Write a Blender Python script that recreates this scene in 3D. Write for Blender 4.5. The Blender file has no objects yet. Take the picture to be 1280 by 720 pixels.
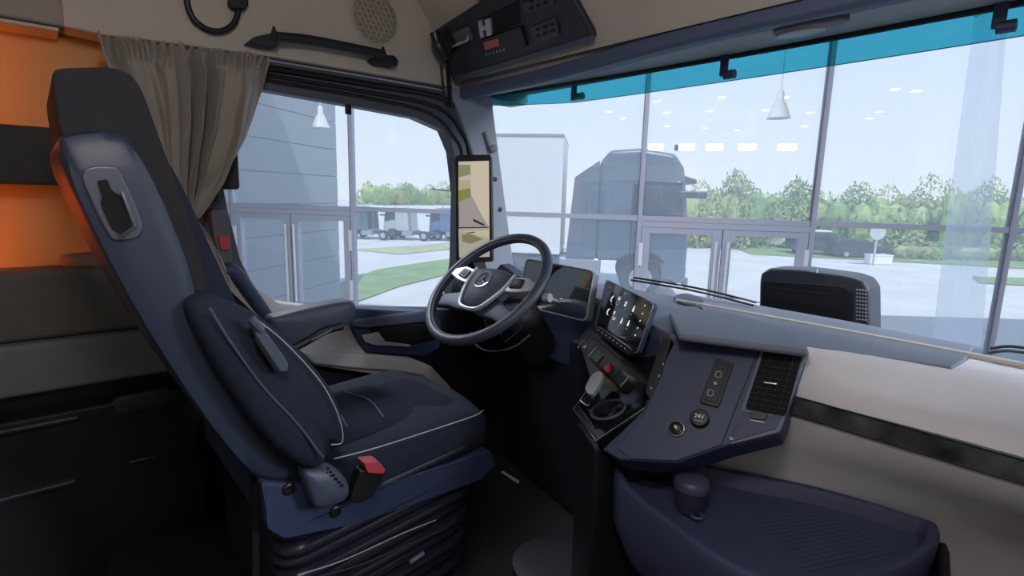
import bpy, bmesh, math, random
from mathutils import Vector, Matrix, noise
random.seed(7)
PI = math.pi
C = bpy.context.scene.collection
EYE = Vector((0, 0, 2.8))          # the camera; everything below is given relative to it, truck axes: X right, Y forward, Z up

# ------------------------------------------------------------------ camera
FPX = 673.0
YAW, PITCH, ROLL = math.radians(48.5), math.radians(9.7), math.radians(1.45)
FW = Vector((-math.sin(YAW)*math.cos(PITCH), math.cos(YAW)*math.cos(PITCH), -math.sin(PITCH)))
R0 = Vector((math.cos(YAW), math.sin(YAW), 0)); U0 = R0.cross(FW)
RT = R0*math.cos(ROLL) + U0*math.sin(ROLL); UP = -R0*math.sin(ROLL) + U0*math.cos(ROLL)
cam = bpy.data.cameras.new('camera'); cam.sensor_width = 36; cam.lens = 36*FPX/1280; cam.clip_start = 0.02; cam.clip_end = 500
camo = bpy.data.objects.new('camera', cam); C.objects.link(camo)
M = Matrix((RT, UP, -FW)).transposed().to_4x4(); M.translation = EYE
camo.matrix_world = M
bpy.context.scene.camera = camo

# ------------------------------------------------------------------ world, sun, exposure
vs = bpy.context.scene.view_settings
bpy.context.scene.display_settings.display_device = 'sRGB'
vs.view_transform = 'Standard'; vs.look = 'None'; vs.gamma = 1; vs.use_curve_mapping = False
vs.exposure = 0.0
W = bpy.data.worlds.new('world'); bpy.context.scene.world = W; W.use_nodes = True
wn = W.node_tree; wn.nodes.clear()
tc = wn.nodes.new('ShaderNodeTexCoord'); sp = wn.nodes.new('ShaderNodeSeparateXYZ'); cr = wn.nodes.new('ShaderNodeValToRGB')
bg = wn.nodes.new('ShaderNodeBackground'); wo = wn.nodes.new('ShaderNodeOutputWorld')
wn.links.new(tc.outputs['Generated'], sp.inputs[0]); wn.links.new(sp.outputs[2], cr.inputs[0])
wn.links.new(cr.outputs[0], bg.inputs[0]); wn.links.new(bg.outputs[0], wo.inputs[0])
e = cr.color_ramp.elements
e[0].position = 0.0; e[0].color = (0.93, 0.95, 0.97, 1)
e[1].position = 1.0; e[1].color = (0.30, 0.50, 0.88, 1)
n_ = e.new(0.12); n_.color = (0.84, 0.90, 0.98, 1)
n_ = e.new(0.35); n_.color = (0.62, 0.76, 0.96, 1)
bg.inputs[1].default_value = 1.35
sun = bpy.data.lights.new('sun', 'SUN'); sun.energy = 4.5; sun.angle = math.radians(1.0); sun.color = (1, .96, .9)
so = bpy.data.objects.new('sun', sun); C.objects.link(so)
so.rotation_euler = Vector((0.55, -0.35, 1.0)).to_track_quat('Z', 'Y').to_euler(); so.location = EYE + Vector((0, 0, 20))

def area(name, loc, direction, sx, sy, power, col):
    l = bpy.data.lights.new(name, 'AREA'); l.shape = 'RECTANGLE'; l.size = sx; l.size_y = sy; l.energy = power; l.color = col
    o = bpy.data.objects.new(name, l); C.objects.link(o); o.location = EYE + Vector(loc)
    o.rotation_euler = (-Vector(direction)).to_track_quat('Z', 'Y').to_euler()
    return o
# unseen fill lights added around the cab to brighten its interior
HALL_P = 900
area('hall_fill_light', (-1.0, 2.4, 4.3), (0.0, -0.1, -1), 4.0, 1.5, HALL_P*.3, (.86, .92, 1))
area('hall_fill_light', (3.6, 3.0, 1.7), (-.50, -0.82, -.30), 1.6, 1.6, HALL_P*.42, (.84, .91, 1))
area('hall_fill_light', (-6.0, 0.5, 4.0), (0.9, 0.0, -0.75), 1.6, 1.6, HALL_P*.3, (.9, .94, 1))
# unseen fill light added in the cab, and orange ambient strips of the bunk niches
dome = bpy.data.lights.new('cab_fill_light', 'POINT'); dome.energy = 19; dome.color = (.98, .96, .98); dome.shadow_soft_size = .12
do_ = bpy.data.objects.new('cab_fill_light', dome); C.objects.link(do_); do_.location = EYE+Vector((-.15, .05, .56))
area('ambient_strip', (-1.92, -0.28, 0.165), (-1, .35, .30), 0.03, 0.2, 2.6, (1, .20, .004))
area('ambient_strip', (-1.92, -0.28, -0.205), (-1, .35, .25), 0.03, 0.2, 2.4, (1, .18, .004))

# ------------------------------------------------------------------ rays: pixel -> point on a real surface
def ray(x, y): return FW + RT*((x-640)/FPX) - UP*((y-360)/FPX)
def NP(p, n):
    p, n = Vector(p), Vector(n)
    return lambda x, y: (lambda d: d*(p.dot(n)/d.dot(n)))(ray(x, y))
def XP(v): return NP((v, 0, 0), (1, 0, 0))
def YP(v): return NP((0, v, 0), (0, 1, 0))
def ZP(v): return NP((0, 0, v), (0, 0, 1))
def glass_y(x): return 1.62 - .07*((x+.7)/1.2)**2
def WS(x, y, off=0.0):
    Y = 1.62; d = ray(x, y)
    for _ in range(8):
        p = d*(Y/d.y); Y = glass_y(p.x) + off
    return d*(Y/d.y)
def pp(plane, *pts): return [plane(*p) for p in pts]

# ------------------------------------------------------------------ materials
MATS = {}
def mat(name, col, rough=.6, metal=0.0, bump=0.0, bscale=200, var=0.0, vscale=8, emit=None, estr=0, spec=.5, coat=0, ior=1.5, sheen=0):
    if name in MATS: return MATS[name]
    m = bpy.data.materials.new(name); m.use_nodes = True; nt = m.node_tree
    b = nt.nodes['Principled BSDF']
    b.inputs['Base Color'].default_value = (*col, 1); b.inputs['Roughness'].default_value = rough
    b.inputs['Metallic'].default_value = metal; b.inputs['IOR'].default_value = ior
    b.inputs['Specular IOR Level'].default_value = spec; b.inputs['Coat Weight'].default_value = coat
    b.inputs['Coat Roughness'].default_value = .05
    b.inputs['Sheen Weight'].default_value = sheen
    t = nt.nodes.new('ShaderNodeTexCoord')
    if var > 0:
        n = nt.nodes.new('ShaderNodeTexNoise'); n.inputs['Scale'].default_value = vscale; n.inputs['Detail'].default_value = 5
        nt.links.new(t.outputs['Object'], n.inputs['Vector'])
        r = nt.nodes.new('ShaderNodeValToRGB'); nt.links.new(n.outputs[0], r.inputs[0])
        r.color_ramp.elements[0].position = .3; r.color_ramp.elements[1].position = .7
        r.color_ramp.elements[0].color = (*[c*(1-var) for c in col], 1); r.color_ramp.elements[1].color = (*[min(1, c*(1+var)) for c in col], 1)
        nt.links.new(r.outputs[0], b.inputs['Base Color'])
    if bump > 0:
        n = nt.nodes.new('ShaderNodeTexNoise'); n.inputs['Scale'].default_value = bscale; n.inputs['Detail'].default_value = 3
        nt.links.new(t.outputs['Object'], n.inputs['Vector'])
        bp = nt.nodes.new('ShaderNodeBump'); bp.inputs['Strength'].default_value = bump; bp.inputs['Distance'].default_value = .002
        nt.links.new(n.outputs[0], bp.inputs['Height']); nt.links.new(bp.outputs[0], b.inputs['Normal'])
    if emit:
        b.inputs['Emission Color'].default_value = (*emit, 1); b.inputs['Emission Strength'].default_value = estr
    MATS[name] = m; return m
def glass(name, tint, gloss=.05, gcol=(1, 1, 1), veil=0.0):
    m = bpy.data.materials.new(name); m.use_nodes = True; nt = m.node_tree; nt.nodes.clear()
    o = nt.nodes.new('ShaderNodeOutputMaterial'); t = nt.nodes.new('ShaderNodeBsdfTransparent'); t.inputs[0].default_value = (*tint, 1)
    g = nt.nodes.new('ShaderNodeBsdfGlossy'); g.inputs['Roughness'].default_value = 0.0; g.inputs[0].default_value = (*gcol, 1)
    mx = nt.nodes.new('ShaderNodeMixShader'); mx.inputs[0].default_value = gloss
    nt.links.new(t.outputs[0], mx.inputs[1]); nt.links.new(g.outputs[0], mx.inputs[2])
    last = mx
    if veil > 0:       # milky share mixed in, imitating hall reflections as haze
        d = nt.nodes.new('ShaderNodeBsdfTranslucent'); d.inputs[0].default_value = (.9, .93, 1, 1)
        m2 = nt.nodes.new('ShaderNodeMixShader'); m2.inputs[0].default_value = veil
        nt.links.new(mx.outputs[0], m2.inputs[1]); nt.links.new(d.outputs[0], m2.inputs[2]); last = m2
    nt.links.new(last.outputs[0], o.inputs[0]); MATS[name] = m; return m

beige = mat('beige_trim', (.47, .415, .36), .7, bump=.25, bscale=350, var=.04)
dbeige = mat('dash_beige', (.60, .58, .60), .62, bump=.2, bscale=400, var=.03)
navy = mat('navy_plastic', (.028, .042, .095), .5, bump=.25, bscale=500, var=.06)
navyl = mat('navy_soft', (.062, .076, .125), .55, bump=.3, bscale=450, var=.05)
dashtop = mat('dash_top', (.135, .15, .20), .6, bump=.25, bscale=500, var=.04)
charcoal = mat('charcoal_plastic', (.010, .011, .016), .5, bump=.2, bscale=400)
blackp = mat('black_plastic', (.006, .006, .008), .45)
gloss = mat('gloss_black', (.006, .006, .008), .08, spec=.6)
seatfab = mat('seat_fabric', (.016, .021, .038), .85, bump=.5, bscale=900, var=.15, vscale=60, spec=.25)
seatfab2 = mat('seat_velour', (.008, .012, .025), .9, bump=.5, bscale=700, var=.18, vscale=40, spec=.2)
headfab = mat('headrest_fabric', (.016, .016, .020), .85, bump=.4, bscale=800, var=.1, vscale=50)
seam = mat('stitching', (.36, .36, .40), .7)
silver = mat('satin_silver', (.45, .47, .52), .42, metal=.45)
chrome = mat('chrome', (.85, .86, .9), .12, metal=1)
darkmetal = mat('dark_metal', (.10, .11, .13), .35, metal=.7)
redp = mat('red_plastic', (.50, .035, .045), .4)
redb = mat('red_button', (.42, .045, .07), .45)
carpet = mat('carpet', (.008, .011, .014), .95, bump=1.0, bscale=300, var=.35, vscale=90)
curtain = mat('curtain_cloth', (.27, .235, .20), .6, bump=.25, bscale=600, var=.05, sheen=.3)
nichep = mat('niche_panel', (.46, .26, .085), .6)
greypad = mat('grey_pad', (.115, .11, .10), .85, bump=.3, bscale=500, var=.06)
greypad2 = mat('light_grey_pad', (.17, .175, .17), .85, bump=.3, bscale=500, var=.05)
pillar = mat('pillar_grey', (.26, .28, .33), .6, bump=.2, bscale=400)
frame = mat('facade_frame', (.46, .46, .56), .45)
framed = mat('facade_gasket', (.13, .13, .17), .5)
white = mat('white_paint', (.80, .81, .82), .4)
lamp_on = mat('lamp_on', (1, 1, 1), .5, emit=(1, 1, .97), estr=22)
hallw = mat('hall_wall', (.55, .56, .58), .8, var=.04)
hallf = mat('hall_floor', (.50, .51, .53), .35, var=.05)
windscreen = glass('windscreen_glass', (.93, .965, .985), .02)
facadeg = glass('facade_glass', (.93, .95, .97), .07, veil=.15)
bandg = glass('sun_band_glass', (.07, .42, .52), .03)
sheet = glass('sheer_reflection', (.98, 1, 1), 0.0, veil=.45)

# ------------------------------------------------------------------ mesh helpers
class MB:
    def __init__(s): s.v = []; s.f = []
    def add(s, vs_, fs): k = len(s.v); s.v += [Vector(v) for v in vs_]; s.f += [tuple(i+k for i in f) for f in fs]; return s
    def prism(s, pts, vec):
        n = len(pts); vec = Vector(vec); pts = [Vector(p) for p in pts]
        s.add(pts + [p+vec for p in pts], [tuple(range(n)), tuple(range(2*n-1, n-1, -1))] + [(i, i+n, (i+1) % n+n, (i+1) % n) for i in range(n)]); return s
    def box(s, c, d, rot=None):
        c = Vector(c); R = rot or Matrix.Identity(3)
        q = [c + R @ Vector((sx*d[0]/2, sy*d[1]/2, sz*d[2]/2)) for sz in (-1, 1) for sx, sy in ((-1, -1), (1, -1), (1, 1), (-1, 1))]
        s.add(q, [(3, 2, 1, 0), (4, 5, 6, 7), (0, 1, 5, 4), (1, 2, 6, 5), (2, 3, 7, 6), (3, 0, 4, 7)]); return s
    def b2(s, lo, hi):
        return s.box([(a+b)/2 for a, b in zip(lo, hi)], [abs(b-a) for a, b in zip(lo, hi)])
    def tube(s, path, r, n=10, closed=False):
        path = [Vector(p) for p in path]; m = len(path); rings = []; up = None
        for i, p in enumerate(path):
            a = path[(i-1) % m] if (closed or i > 0) else p; b = path[(i+1) % m] if (closed or i < m-1) else p
            t = (b-a).normalized()
            if up is None: up = t.orthogonal().normalized()
            up = (up - t*up.dot(t)).normalized(); sd = t.cross(up)
            rr = r[i] if isinstance(r, (list, tuple)) else r
            rings.append([p + (up*math.cos(2*PI*k/n) + sd*math.sin(2*PI*k/n))*rr for k in range(n)])
        vs_ = [v for q in rings for v in q]; fs = []
        for i in range(m if closed else m-1):
            j = (i+1) % m; off = 0
            if closed and j == 0:
                off = min(range(n), key=lambda o_: (rings[i][0]-rings[0][o_]).length)
            for k in range(n): fs.append((i*n+k, i*n+(k+1) % n, j*n+(k+1+off) % n, j*n+(k+off) % n))
        if not closed: fs += [tuple(range(n-1, -1, -1)), tuple(range((m-1)*n, m*n))]
        s.add(vs_, fs); return s
    def lathe(s, c, axis, prof, n=28):           # prof: (radius, height along axis)
        c = Vector(c); ax = Vector(axis).normalized(); a = ax.orthogonal().normalized(); b = ax.cross(a); vs_ = []
        for r, h in prof: vs_ += [c + ax*h + (a*math.cos(2*PI*k/n) + b*math.sin(2*PI*k/n))*max(r, 1e-5) for k in range(n)]
        fs = [(i*n+k, i*n+(k+1) % n, (i+1)*n+(k+1) % n, (i+1)*n+k) for i in range(len(prof)-1) for k in range(n)]
        fs += [tuple(range(n-1, -1, -1)), tuple(range((len(prof)-1)*n, len(prof)*n))]
        s.add(vs_, fs); return s
    def puff(s, pts, vec, dome=.02, rnd=.12, both=True):    # cushion: outline rounded on both faces
        vec = Vector(vec); L = vec.length; d = vec/L; n = len(pts); c = sum(pts, Vector())/n
        prof = [(.0, -dome), (.45, -dome*.85), (.78, -dome*.45), (.93, 0), (.985, rnd*L*.4), (1, rnd*L)]
        if both: prof += [(1, L*(1-rnd)), (.985, L*(1-rnd*.4)), (.93, L), (.78, L+dome*.45), (.45, L+dome*.85), (0, L+dome)]
        else: prof += [(1, L)]
        vs_ = [c+d*prof[0][1]]
        for sc, h in prof[1:-1] if both else prof[1:]: vs_ += [c + (p-c)*sc + d*h for p in pts]
        m = (len(vs_)-1)//n; fs = [(0, 1+(k+1) % n, 1+k) for k in range(n)]
        for i in range(m-1): fs += [(1+i*n+k, 1+i*n+(k+1) % n, 1+(i+1)*n+(k+1) % n, 1+(i+1)*n+k) for k in range(n)]
        if both: vs_.append(c+d*prof[-1][1]); q = len(vs_)-1; fs += [(q, 1+(m-1)*n+k, 1+(m-1)*n+(k+1) % n) for k in range(n)]
        else: fs.append(tuple(1+(m-1)*n+k for k in range(n)))
        s.add(vs_, fs); return s
    def build(s, name, m, parent=None, bevel=0, seg=3, smooth=True, sub=0, off=EYE):
        me = bpy.data.meshes.new(name); me.from_pydata([v+off for v in s.v], [], s.f); me.validate()
        bm = bmesh.new(); bm.from_mesh(me); bmesh.ops.recalc_face_normals(bm, faces=bm.faces)
        if smooth:
            for f in bm.faces: f.smooth = True
            for ed in bm.edges:
                if len(ed.link_faces) == 2 and ed.calc_face_angle(0) > math.radians(42): ed.smooth = False
        bm.to_mesh(me); bm.free(); me.materials.append(m)
        o = bpy.data.objects.new(name, me); C.objects.link(o)
        if bevel:
            b = o.modifiers.new('bevel', 'BEVEL'); b.width = bevel; b.segments = seg; b.limit_method = 'ANGLE'; b.angle_limit = math.radians(35)
            b.harden_normals = False
            for ed in me.edges: ed.use_edge_sharp = False
            w = o.modifiers.new('normals', 'WEIGHTED_NORMAL'); w.keep_sharp = False
        if sub:
            b = o.modifiers.new('sub', 'SUBSURF'); b.levels = sub; b.render_levels = sub
        if parent is not None:
            o.parent = parent
            if parent.type == 'EMPTY': o.location = -parent.location
        return o
def smooth_closed(pts, n=6):
    out = []; m = len(pts); pts = [Vector(p) for p in pts]
    for i in range(m):
        a, b, c, d = pts[i-1], pts[i], pts[(i+1) % m], pts[(i+2) % m]
        for k in range(n):
            t = k/n; out.append(.5*((2*b) + (c-a)*t + (2*a-5*b+4*c-d)*t*t + (3*b-a-3*c+d)*t**3))
    return out
def smooth_open(pts, n=6):
    pts = [Vector(p) for p in pts]; q = [pts[0]*2-pts[1]] + pts + [pts[-1]*2-pts[-2]]; out = []
    for i in range(1, len(q)-2):
        a, b, c, d = q[i-1], q[i], q[i+1], q[i+2]
        for k in range(n):
            t = k/n; out.append(.5*((2*b) + (c-a)*t + (2*a-5*b+4*c-d)*t*t + (3*b-a-3*c+d)*t**3))
    out.append(pts[-1]); return out
def rrect(c, a, b, w, h, r, n=5):      # rounded rectangle outline: centre, unit axes a and b
    c, a, b = Vector(c), Vector(a), Vector(b); out = []
    for cx, cy, s0 in ((w/2-r, h/2-r, 0), (-w/2+r, h/2-r, 1), (-w/2+r, -h/2+r, 2), (w/2-r, -h/2+r, 3)):
        for k in range(n+1):
            t = (s0+k/n)*PI/2; out.append(c + a*(cx+r*math.cos(t)) + b*(cy+r*math.sin(t)))
    return out
def round_quad(q, r=.12, n=4):         # rounds the corners of any polygon by a share of its sides
    out = []; m = len(q)
    for i in range(m):
        a, b, c = q[i-1], q[i], q[(i+1) % m]; p0 = b.lerp(a, r); p1 = b.lerp(c, r)
        for k in range(n+1): t = k/n; out.append(p0*(1-t)**2 + b*2*t*(1-t) + p1*t*t)
    return out
def tag(o, label=None, cat=None, group=None, kind=None):
    if label: o['label'] = label
    if cat: o['category'] = cat
    if group: o['group'] = group
    if kind: o['kind'] = kind
    return o
def thing(name, loc, label, cat, group=None):
    o = bpy.data.objects.new(name, None); C.objects.link(o); o.location = EYE+Vector(loc); o.empty_display_size = .1
    bpy.context.view_layer.update()
    return tag(o, label, cat, group)
def struct(mb, name, m, bevel=0, label=None, parent=None, **k):
    o = mb.build(name, m, parent, bevel, **k)
    if parent is None: o['kind'] = 'structure'
    if label: o['label'] = label
    return o
def copy_tree(o, parent=None):
    c = o.copy(); C.objects.link(c); c.parent = parent
    for ch in list(o.children): copy_tree(ch, c)
    return c
def text(s, c, xa, ya, size, name, m, parent, depth=.0006):
    cu = bpy.data.curves.new('t', 'FONT'); cu.body = s; cu.size = size; cu.extrude = depth; cu.align_x = 'CENTER'; cu.align_y = 'CENTER'; cu.resolution_u = 2
    t = bpy.data.objects.new('t', cu); C.objects.link(t)
    me = bpy.data.meshes.new_from_object(t.evaluated_get(bpy.context.evaluated_depsgraph_get()))
    bpy.data.objects.remove(t)
    xa, ya = Vector(xa).normalized(), Vector(ya).normalized(); z = xa.cross(ya)
    mb = MB(); mb.add([Vector(c)+xa*v.co.x+ya*v.co.y+z*v.co.z for v in me.vertices], [tuple(p.vertices) for p in me.polygons])
    return mb.build(name, m, parent, smooth=False)

WX = -1.90                                # inner face of the cab's left wall
LW = XP(WX)
FLOOR = -1.18; CEIL = .74; RX = .52; BY = -.95

# ================================================================== CAB SHELL
struct(MB().b2((WX-.3, BY, FLOOR-.06), (RX+.1, 1.75, FLOOR)), 'floor', carpet, label='dark carpeted cab floor beside the driver seat')
struct(MB().b2((WX-.3, BY, CEIL), (RX+.1, 1.75, CEIL+.05)), 'ceiling', beige, label='beige cab roof lining')
struct(MB().b2((WX-.3, BY-.05, FLOOR), (RX+.1, BY, CEIL)), 'wall_back', beige)
struct(MB().b2((RX, BY, FLOOR), (RX+.06, 1.7, -.42)).b2((RX, BY, .42), (RX+.06, 1.7, CEIL)).b2((RX, BY, -.42), (RX+.06, .3, .42)).b2((RX, 1.35, -.42), (RX+.06, 1.7, .42)), 'wall_right', beige)
# front bulkhead below the windscreen and shelf above it
struct(MB().b2((WX-.1, 1.66, FLOOR), (RX+.06, 1.74, -.40)), 'wall_front', charcoal)
struct(MB().b2((WX-.12, 1.20, .415), (WX+.0, 1.75, CEIL)), 'trim_21', beige)
struct(MB().b2((WX-.1, 1.60, .455), (RX+.06, 1.74, CEIL)), 'trim_1', beige, label='beige roof edge over the windscreen')
# left wall: upper beige panel, door, niches
up = [LW(126, 47), LW(335, 73), LW(556, 109), LW(543, 60)]
Z0 = LW(85, 38).z
wl = MB()
top = [Vector((WX+.03, LW(85, 38).y-.01, CEIL)), LW(80, 36)+Vector((.03, 0, 0)), LW(125, 46)+Vector((.03, 0, 0)), LW(335, 73)+Vector((.03, 0, 0)), LW(560, 110)+Vector((.03, 0, 0)), Vector((WX+.03, 1.34, CEIL))]
wl.prism(top, (-.10, 0, 0))
wall_left = struct(wl, 'wall_left', beige, .006, label='beige padded upper side wall over the driver door')
# rear recess wall with top cover, niches
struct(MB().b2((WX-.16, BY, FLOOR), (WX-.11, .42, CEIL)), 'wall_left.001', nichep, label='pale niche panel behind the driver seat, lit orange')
struct(MB().b2((WX-.11, BY, LW(0, 20).z), (WX, .13, CEIL)), 'trim_2', mat('rear_cover', (.30, .265, .235), .7, bump=.2, bscale=400), .01, label='grey beige locker edge above the orange lit niche')
struct(MB().b2((WX-.11, BY, LW(0, 27).z), (WX+.006, .09, LW(0, 23).z)), 'trim_3', mat('trim_line', (.42, .36, .30), .5), label='thin pale ledge over the upper orange niche')
struct(MB().b2((WX-.11, BY, LW(0, 230).z), (WX+.02, .50, LW(0, 155).z)), 'trim_4', mat('shelf_dark', (.035, .033, .032), .8, bump=.3), .012, label='dark grey shelf band between the two orange niches')
struct(MB().b2((WX-.11, BY, LW(0, 430).z), (WX+.02, .42, LW(0, 340).z)), 'trim_6', greypad, .02, label='dark grey padded panel under the lower orange niche')
struct(MB().b2((WX-.11, BY, LW(0, 495).z), (WX+.045, .42, LW(0, 430).z)), 'trim_7', greypad2, .015, label='lighter grey padded panel above the dark rear locker')
struct(MB().b2((WX-.11, BY, FLOOR), (WX+.0, .50, LW(0, 495).z)), 'wall_left.002', blackp)

# small pad lying at the end of the lower niche
t = thing('sunglasses_case', (WX-.03, .17, LW(0, 340).z), 'low brown case lying in the lower orange niche behind the seat', 'case')
c0 = Vector((WX-.03, .18, LW(0, 340).z))
MB().puff(smooth_closed([c0+Vector((.05*math.cos(a), .14*math.sin(a), 0)) for a in [k*PI/6 for k in range(12)]], 2), (0, 0, .035), dome=.004, rnd=.35).build('body', mat('case_brown', (.16, .12, .10), .6), t)
MB().box(c0+Vector((.052, .04, .018)), (.006, .1, .004)).build('zip', blackp, t)

# dark rear locker beside the bunk: ledges and latch
t = thing('rear_locker', (WX+.1, -.2, FLOOR), 'black storage locker with thin raised ledges behind the driver seat', 'locker')
x1 = WX+.10
body = MB(); zt = XP(x1)(0, 530).z
body.b2((WX+.01, -.9, FLOOR), (x1, .32, zt)); body.build('body', mat('locker_black', (.004, .004, .005), .6), t, .01)
for (ya, xb, yb) in ((545, 98, 520), (623, 95, 599)):
    a = XP(x1)(-120, ya+27); b = XP(x1)(xb, yb); zz = XP(x1)(xb, yb).z
    MB().b2((x1-.005, -.8, zz-.006), (x1+.018, b.y, zz+.006)).build('ledge', mat('ledge', (.035, .032, .05), .4), t, .004)
q = XP(x1)(178, 574); MB().tube(smooth_open([q+Vector((.0, -.03, .0)), q+Vector((.02, 0, .008)), q+Vector((.0, .03, -.004))]), .004).build('latch', darkmetal, t)
q = XP(x1+.0)(178, 502); MB().puff(rrect(q, (0, 1, 0), (0, 0, 1), .14, .05, .02), (-.02, 0, 0), .004, both=False).build('handle_cup', mat('cup', (.03, .03, .045), .5), t)
# black box with a sloped lid low behind the seat
t = thing('floor_box', (-1.1, .02, FLOOR), 'low black chest standing on the floor behind the driver seat', 'box')
zb = -.98
pl = ZP(zb)
o_ = pp(pl, (150, 668), (290, 645), (305, 655), (330, 725), (300, 830), (60, 860))
MB().prism(o_, (0, 0, FLOOR-zb)).build('body', mat('box_black', (.006, .006, .009), .5), t, .02)
MB().tube([v+Vector((0, 0, .002)) for v in pp(pl, (298, 652), (306, 662), (332, 728))], .008).build('edge_strip', mat('edge_violet', (.04, .035, .07), .45), t)

# ------------------------------------------------------------------ driver door
doorp = XP(WX+.0)
dd = MB()
# body of the door below the window
dd.prism([doorp(262, 330), doorp(300, 352), doorp(330, 377), doorp(400, 383), doorp(470, 386), doorp(560, 387), doorp(600, 360), doorp(615, 335), Vector((WX, 1.66, -.3)), Vector((WX, 1.66, FLOOR)), Vector((WX, .5, FLOOR))], (-.07, 0, 0))
door = dd.build('door_1', charcoal); door['kind'] = 'structure'; door['label'] = 'driver door with beige and navy lining under the side window'
# frame around the window, top and front
fr = MB().prism(pp(doorp, (250, 60), (335, 71), (556, 107), (590, 128), (608, 170), (622, 335), (560, 387), (562, 380), (571, 330), (573, 240), (567, 190), (556, 163), (520, 147), (435, 131), (335, 113), (240, 97)), (-.06, 0, 0))
ff = fr.build('window_frame', mat('frame_dark', (.075, .08, .105), .5, var=.05), door, .006)
for k, (c_, r_, m_) in enumerate((((( 250, 62), (335, 76), (450, 95), (552, 113)), .004, silver), (((250, 70), (335, 85), (450, 104), (555, 124), (585, 160), (596, 200), (600, 330)), .011, blackp), (((250, 78), (335, 94), (450, 114), (545, 134), (576, 165), (587, 205), (590, 330)), .007, charcoal), (((250, 86), (335, 101), (450, 121), (535, 141), (566, 170), (578, 205), (581, 330)), .006, blackp))):
    MB().tube(smooth_open([v+Vector((.006, 0, 0)) for v in pp(doorp, *c_)]), r_, 8).build('door_seal', m_, door)
MB().box(doorp(434, 137)+Vector((.008, 0, 0)), (.012, .022, .035)).build('roller_hook', blackp, door, .004)
# B pillar side
MB().prism(pp(XP(WX+.01), (225, 100), (290, 104), (276, 215), (285, 262), (301, 325), (322, 366), (300, 372), (262, 332), (250, 255)), (-.07, 0, 0)).build('rear_post', mat('post_dark', (.05, .055, .075), .5), door, .006)
# glass
gl = MB().add(pp(XP(WX-.035), (235, 95), (335, 105), (450, 125), (560, 150), (590, 190), (590, 395), (450, 395), (300, 385), (262, 335)), [tuple(range(9))])
wnd = gl.build('window_1', windscreen, smooth=False); wnd['kind'] = 'structure'; wnd['label'] = 'driver side window pane'
# thin blind cord
MB().tube(pp(XP(WX+.012), (563, 152), (563, 238), (562, 239), (540, 236)), .0018, 6).build('blind_cord', blackp, door)
# beige upper sill and lower moulding
MB().puff(smooth_closed(pp(XP(WX+.06), (283, 338), (300, 350), (330, 374), (395, 384), (448, 388), (440, 412), (390, 428), (340, 425), (300, 395)), 3), (-.07, 0, 0), .008).build('sill', dbeige, door)
MB().prism(pp(XP(WX+.05), (360, 410), (436, 402), (446, 420), (456, 439), (470, 444), (513, 448), (540, 459), (562, 482), (556, 500), (480, 470), (393, 457), (365, 436)), (-.07, 0, 0)).build('lower_panel', dbeige, door, .008)
MB().prism(pp(XP(WX+.07), (374, 438), (469, 443), (513, 447), (540, 458), (566, 486), (560, 505), (530, 470), (494, 465), (440, 461), (392, 456)), (-.08, 0, 0)).build('moulding', dbeige, door, .012)
# navy insert with pull handle
MB().prism(pp(XP(WX+.08), (437, 385), (503, 389), (540, 390), (552, 402), (550, 436), (530, 446), (462, 441), (452, 432), (436, 402)), (-.08, 0, 0)).build('armrest_insert', navy, door, .008)
MB().prism(pp(XP(WX+.085), (460, 415), (465, 403), (545, 405), (546, 425), (512, 432), (462, 431), (452, 420)), (-.02, 0, 0)).build('handle_pocket', blackp, door, .004)
MB().prism(pp(XP(WX+.10), (441, 400), (454, 398), (533, 389), (545, 392), (545, 402), (455, 411), (443, 409)), (-.03, 0, 0)).build('pull_bar', navyl, door, .008)
MB().prism(pp(XP(WX+.095), (452, 419), (473, 415), (482, 427), (514, 431), (511, 434), (468, 432), (457, 428)), (-.006, 0, 0)).build('door_handle', silver, door, .003)
MB().tube(smooth_open(pp(XP(WX+.08), (281, 338), (293, 340), (310, 362), (333, 396)), 5), .022, 10).build('belt_guide_moulding', navy, door)

# belt anchor with the red release on the post
t = thing('belt_anchor', tuple(XP(WX+.03)(278, 330)), 'dark seat belt height adjuster with a red button on the door post', 'belt adjuster')
MB().prism(round_quad(pp(XP(WX+.055), (263, 262), (284, 262), (291, 327), (277, 330), (268, 300)), .15), (-.05, 0, 0)).build('body', mat('adjuster', (.085, .09, .11), .45), t, .004)
MB().prism(round_quad(pp(XP(WX+.064), (273, 294), (286, 294), (288, 313), (276, 313)), .15), (-.012, 0, 0)).build('release_button', redb, t, .003)
MB().box(XP(WX+.06)(282, 331), (.012, .02, .006)).build('clip', silver, t)
q = XP(WX+.05)(268, 246)
MB().lathe(q, (1, 0, 0), [(.016, -.03), (.016, .002), (.012, .006), (.008, .006), (.007, .0)], 18).build('bolt', charcoal, t)

# ------------------------------------------------------------------ A pillar and windscreen
pil = MB().prism(pp(XP(WX+.02), (556, 109), (600, 114), (618, 122), (617, 135), (624, 190), (643, 334), (646, 350), (604, 352), (599, 300), (592, 195), (574, 140)), (-.10, 0, 0))
struct(pil, 'trim_8', pillar, .01, label='grey windscreen pillar behind the mirror screen')
for (x, y) in ((619, 224), (625, 262)):
    q = XP(WX+.022)(x, y); MB().lathe(q, (1, 0, 0), [(.011, -.004), (.011, .001), (.007, .002)], 14).build('pillar_screw_hole', blackp, bpy.data.objects['trim_8'])
q = XP(WX+.03)(616, 186)
MB().lathe(q, (1, -.4, 0), [(.018, -.01), (.018, .016), (.010, .020)], 16).build('pillar_knob', mat('knobgrey', (.18, .19, .23), .5), bpy.data.objects['trim_8'])
MB().tube(pp(XP(WX+.03), (606, 165), (612, 184)), .008).build('pillar_clip', mat('knobgrey', (.18, .19, .23), .5), bpy.data.objects['trim_8'])

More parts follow.
